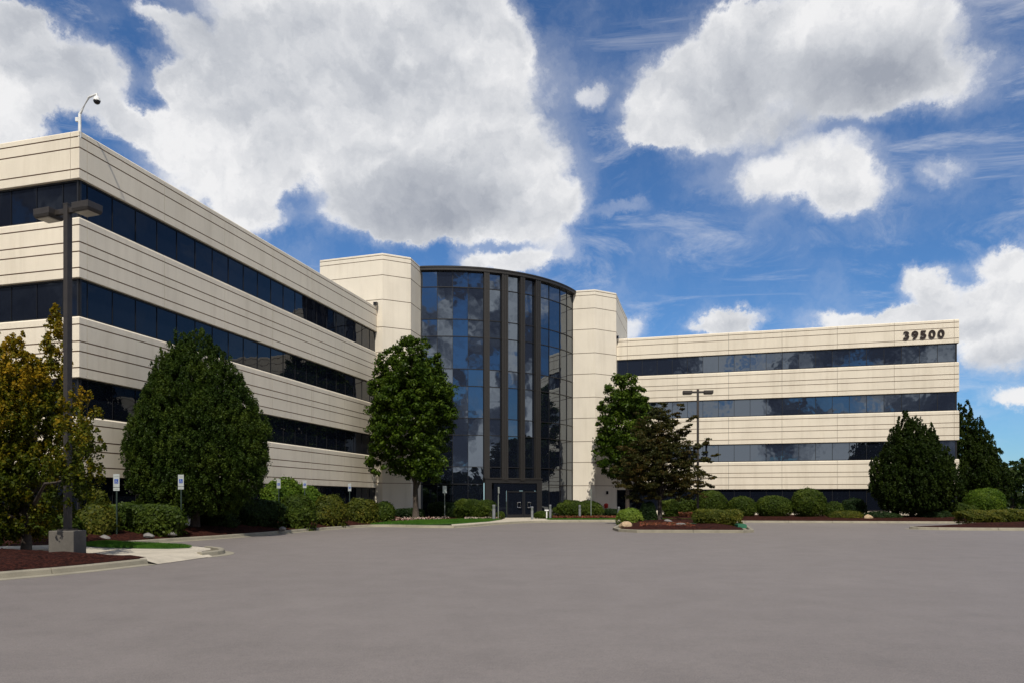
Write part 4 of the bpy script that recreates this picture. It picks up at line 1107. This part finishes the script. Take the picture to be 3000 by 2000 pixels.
# grey undersides: the masses again, unbroken, shifted down
for b in [(800, 220, 330, 170, 0, .42), (980, 460, 240, 105, 0, .95), (1840, 220, 260, 110, 0, .8), (2080, 150, 150, 90, 0, .6), (80, 130, 130, 120, 0, .42),
          (200, 290, 120, 50, 0, .3), (2290, 840, 110, 55, 0, .8), (2200, 765, 90, 25, 0, .5), (1940, 455, 90, 35, 0, .35), (1680, 745, 70, 15, 0, .4)]:
    v = blob(n1s, *b[:4], wgt=b[5]); acs = v if acs is None else mth('ADD', acs, v)
sep = nt.nodes.new('ShaderNodeSeparateXYZ'); lk(DIR, sep.inputs[0])
X, Y, Z = sep.outputs
# clouds elsewhere in the sky (behind the camera), from noise alone
nb = noise(nt, vm('MULTIPLY', WD, (1, 1, 1.5)).outputs[0], 6.5, 7, .6)
back = mth('MULTIPLY', mrange(nb.outputs['Fac'], .36, .50, 0, 1.15), mrange(Y, .2, -.2))
leftw = mth('MULTIPLY', mrange(nb.outputs['Fac'], .45, .6, 0, 1.0), mrange(X, -.62, -.8))
acc = mth('MAXIMUM', mth('MAXIMUM', acc, back), leftw)
nf = noise(nt, WD, 12, 8, .58)
dens = mth('MULTIPLY_ADD', mth('SUBTRACT', nf.outputs['Fac'], .5), 1.25, acc)
alpha = mrange(dens, .18, 1.0)
# thin veils
nv = noise(nt, vm('MULTIPLY', DIR, (1.2, 1.2, 5)).outputs[0], 2.6, 8, .7, 1.2)
veil = mth('MULTIPLY', mrange(nv.outputs['Fac'], .46, .80, 0, .55), mrange(Z, .02, .2, .6, 1))
halo = mth('MULTIPLY', mrange(dens, -.15, .6), .30)        # feathered vapour round the masses
alpha = mth('MAXIMUM', mth('MAXIMUM', alpha, halo), veil)
# tone: bright rims, grey thick bellies, billows
nt2 = noise(nt, DIR, 5.0, 5, .5); nt3 = noise(nt, WD, 11, 7, .6); nt4 = noise(nt, WD, 8, 6, .56)
nA = noise(nt, WD, 8, 6, .55); nB = noise(nt, vm('ADD', WD, (0, 0, .022)).outputs[0], 8, 6, .55)
relief = mth('SUBTRACT', nB.outputs['Fac'], nA.outputs['Fac'])
low = mth('SUBTRACT', nt2.outputs['Fac'], .5); fine = mth('SUBTRACT', nt3.outputs['Fac'], .5)
tf = mth('ADD', mth('MULTIPLY', acs, .62), mth('ADD', mth('MULTIPLY', relief, 2.0), mth('ADD', mth('MULTIPLY', low, .9), mth('MULTIPLY', fine, .45))))
tf = mth('ADD', tf, mrange(dens, .45, 1.3, -.06, .16))
crf = ramp(nt, tf, [(0, (7.8, 7.8, 7.9)), (.22, (6.5, 6.6, 6.85)), (.5, (5.0, 5.2, 5.6)), (1, (3.1, 3.35, 3.9))])
tb = mth('ADD', mrange(nt4.outputs['Fac'], .39, .58, -.25, 1.1), mth('MULTIPLY', relief, 2.5))
crb = ramp(nt, tb, [(0, (9.2, 9.2, 9.3)), (.28, (6.2, 6.3, 6.6)), (.55, (2.6, 2.8, 3.3)), (1, (1.0, 1.1, 1.5))])
bm_ = nt.nodes.new('ShaderNodeMix'); bm_.data_type = 'RGBA'; lk(mrange(Y, .3, 0), bm_.inputs[0]); lk(crf.outputs[0], bm_.inputs[6]); lk(crb.outputs[0], bm_.inputs[7])
skm = nt.nodes.new('ShaderNodeMix'); skm.data_type = 'RGBA'; skm.blend_type = 'MULTIPLY'; skm.inputs[0].default_value = 1
lk(sky.outputs[0], skm.inputs[6]); skm.inputs[7].default_value = (.46, .72, .98, 1)
mxw = nt.nodes.new('ShaderNodeMix'); mxw.data_type = 'RGBA'; lk(alpha, mxw.inputs[0]); lk(skm.outputs[2], mxw.inputs[6]); lk(bm_.outputs[2], mxw.inputs[7])
lk(mxw.outputs[2], bg.inputs[0])
w.cycles.sampling_method = 'MANUAL'; w.cycles.sample_map_resolution = 512

sun = bpy.data.lights.new('sun', 'SUN'); sun.energy = 4.1; sun.angle = R(.5); sun.color = (1, .935, .83)
so = bpy.data.objects.new('sun', sun); COL.objects.link(so)
sv = Vector((math.sin(R(SUN_AZ)) * math.cos(R(SUN_EL)), -math.cos(R(SUN_AZ)) * math.cos(R(SUN_EL)), math.sin(R(SUN_EL))))
so.rotation_euler = sv.to_track_quat('Z', 'Y').to_euler(); so.location = (0, -20, 40)

cam = bpy.data.cameras.new('camera'); co = bpy.data.objects.new('camera', cam); COL.objects.link(co)
co.location = (0, 0, EYE); co.rotation_euler = (R(90), 0, 0)
cam.sensor_width = 36; cam.lens = F / 3000 * 36; cam.shift_y = (HZ - 1000) / 3000; cam.clip_end = 3000; cam.clip_start = .1
S.camera = co
S.view_settings.view_transform = 'Standard'; S.view_settings.look = 'None'; S.view_settings.exposure = 0; S.view_settings.gamma = 1
S.cycles.max_bounces = 6; S.cycles.diffuse_bounces = 3; S.cycles.glossy_bounces = 3; S.cycles.transmission_bounces = 4
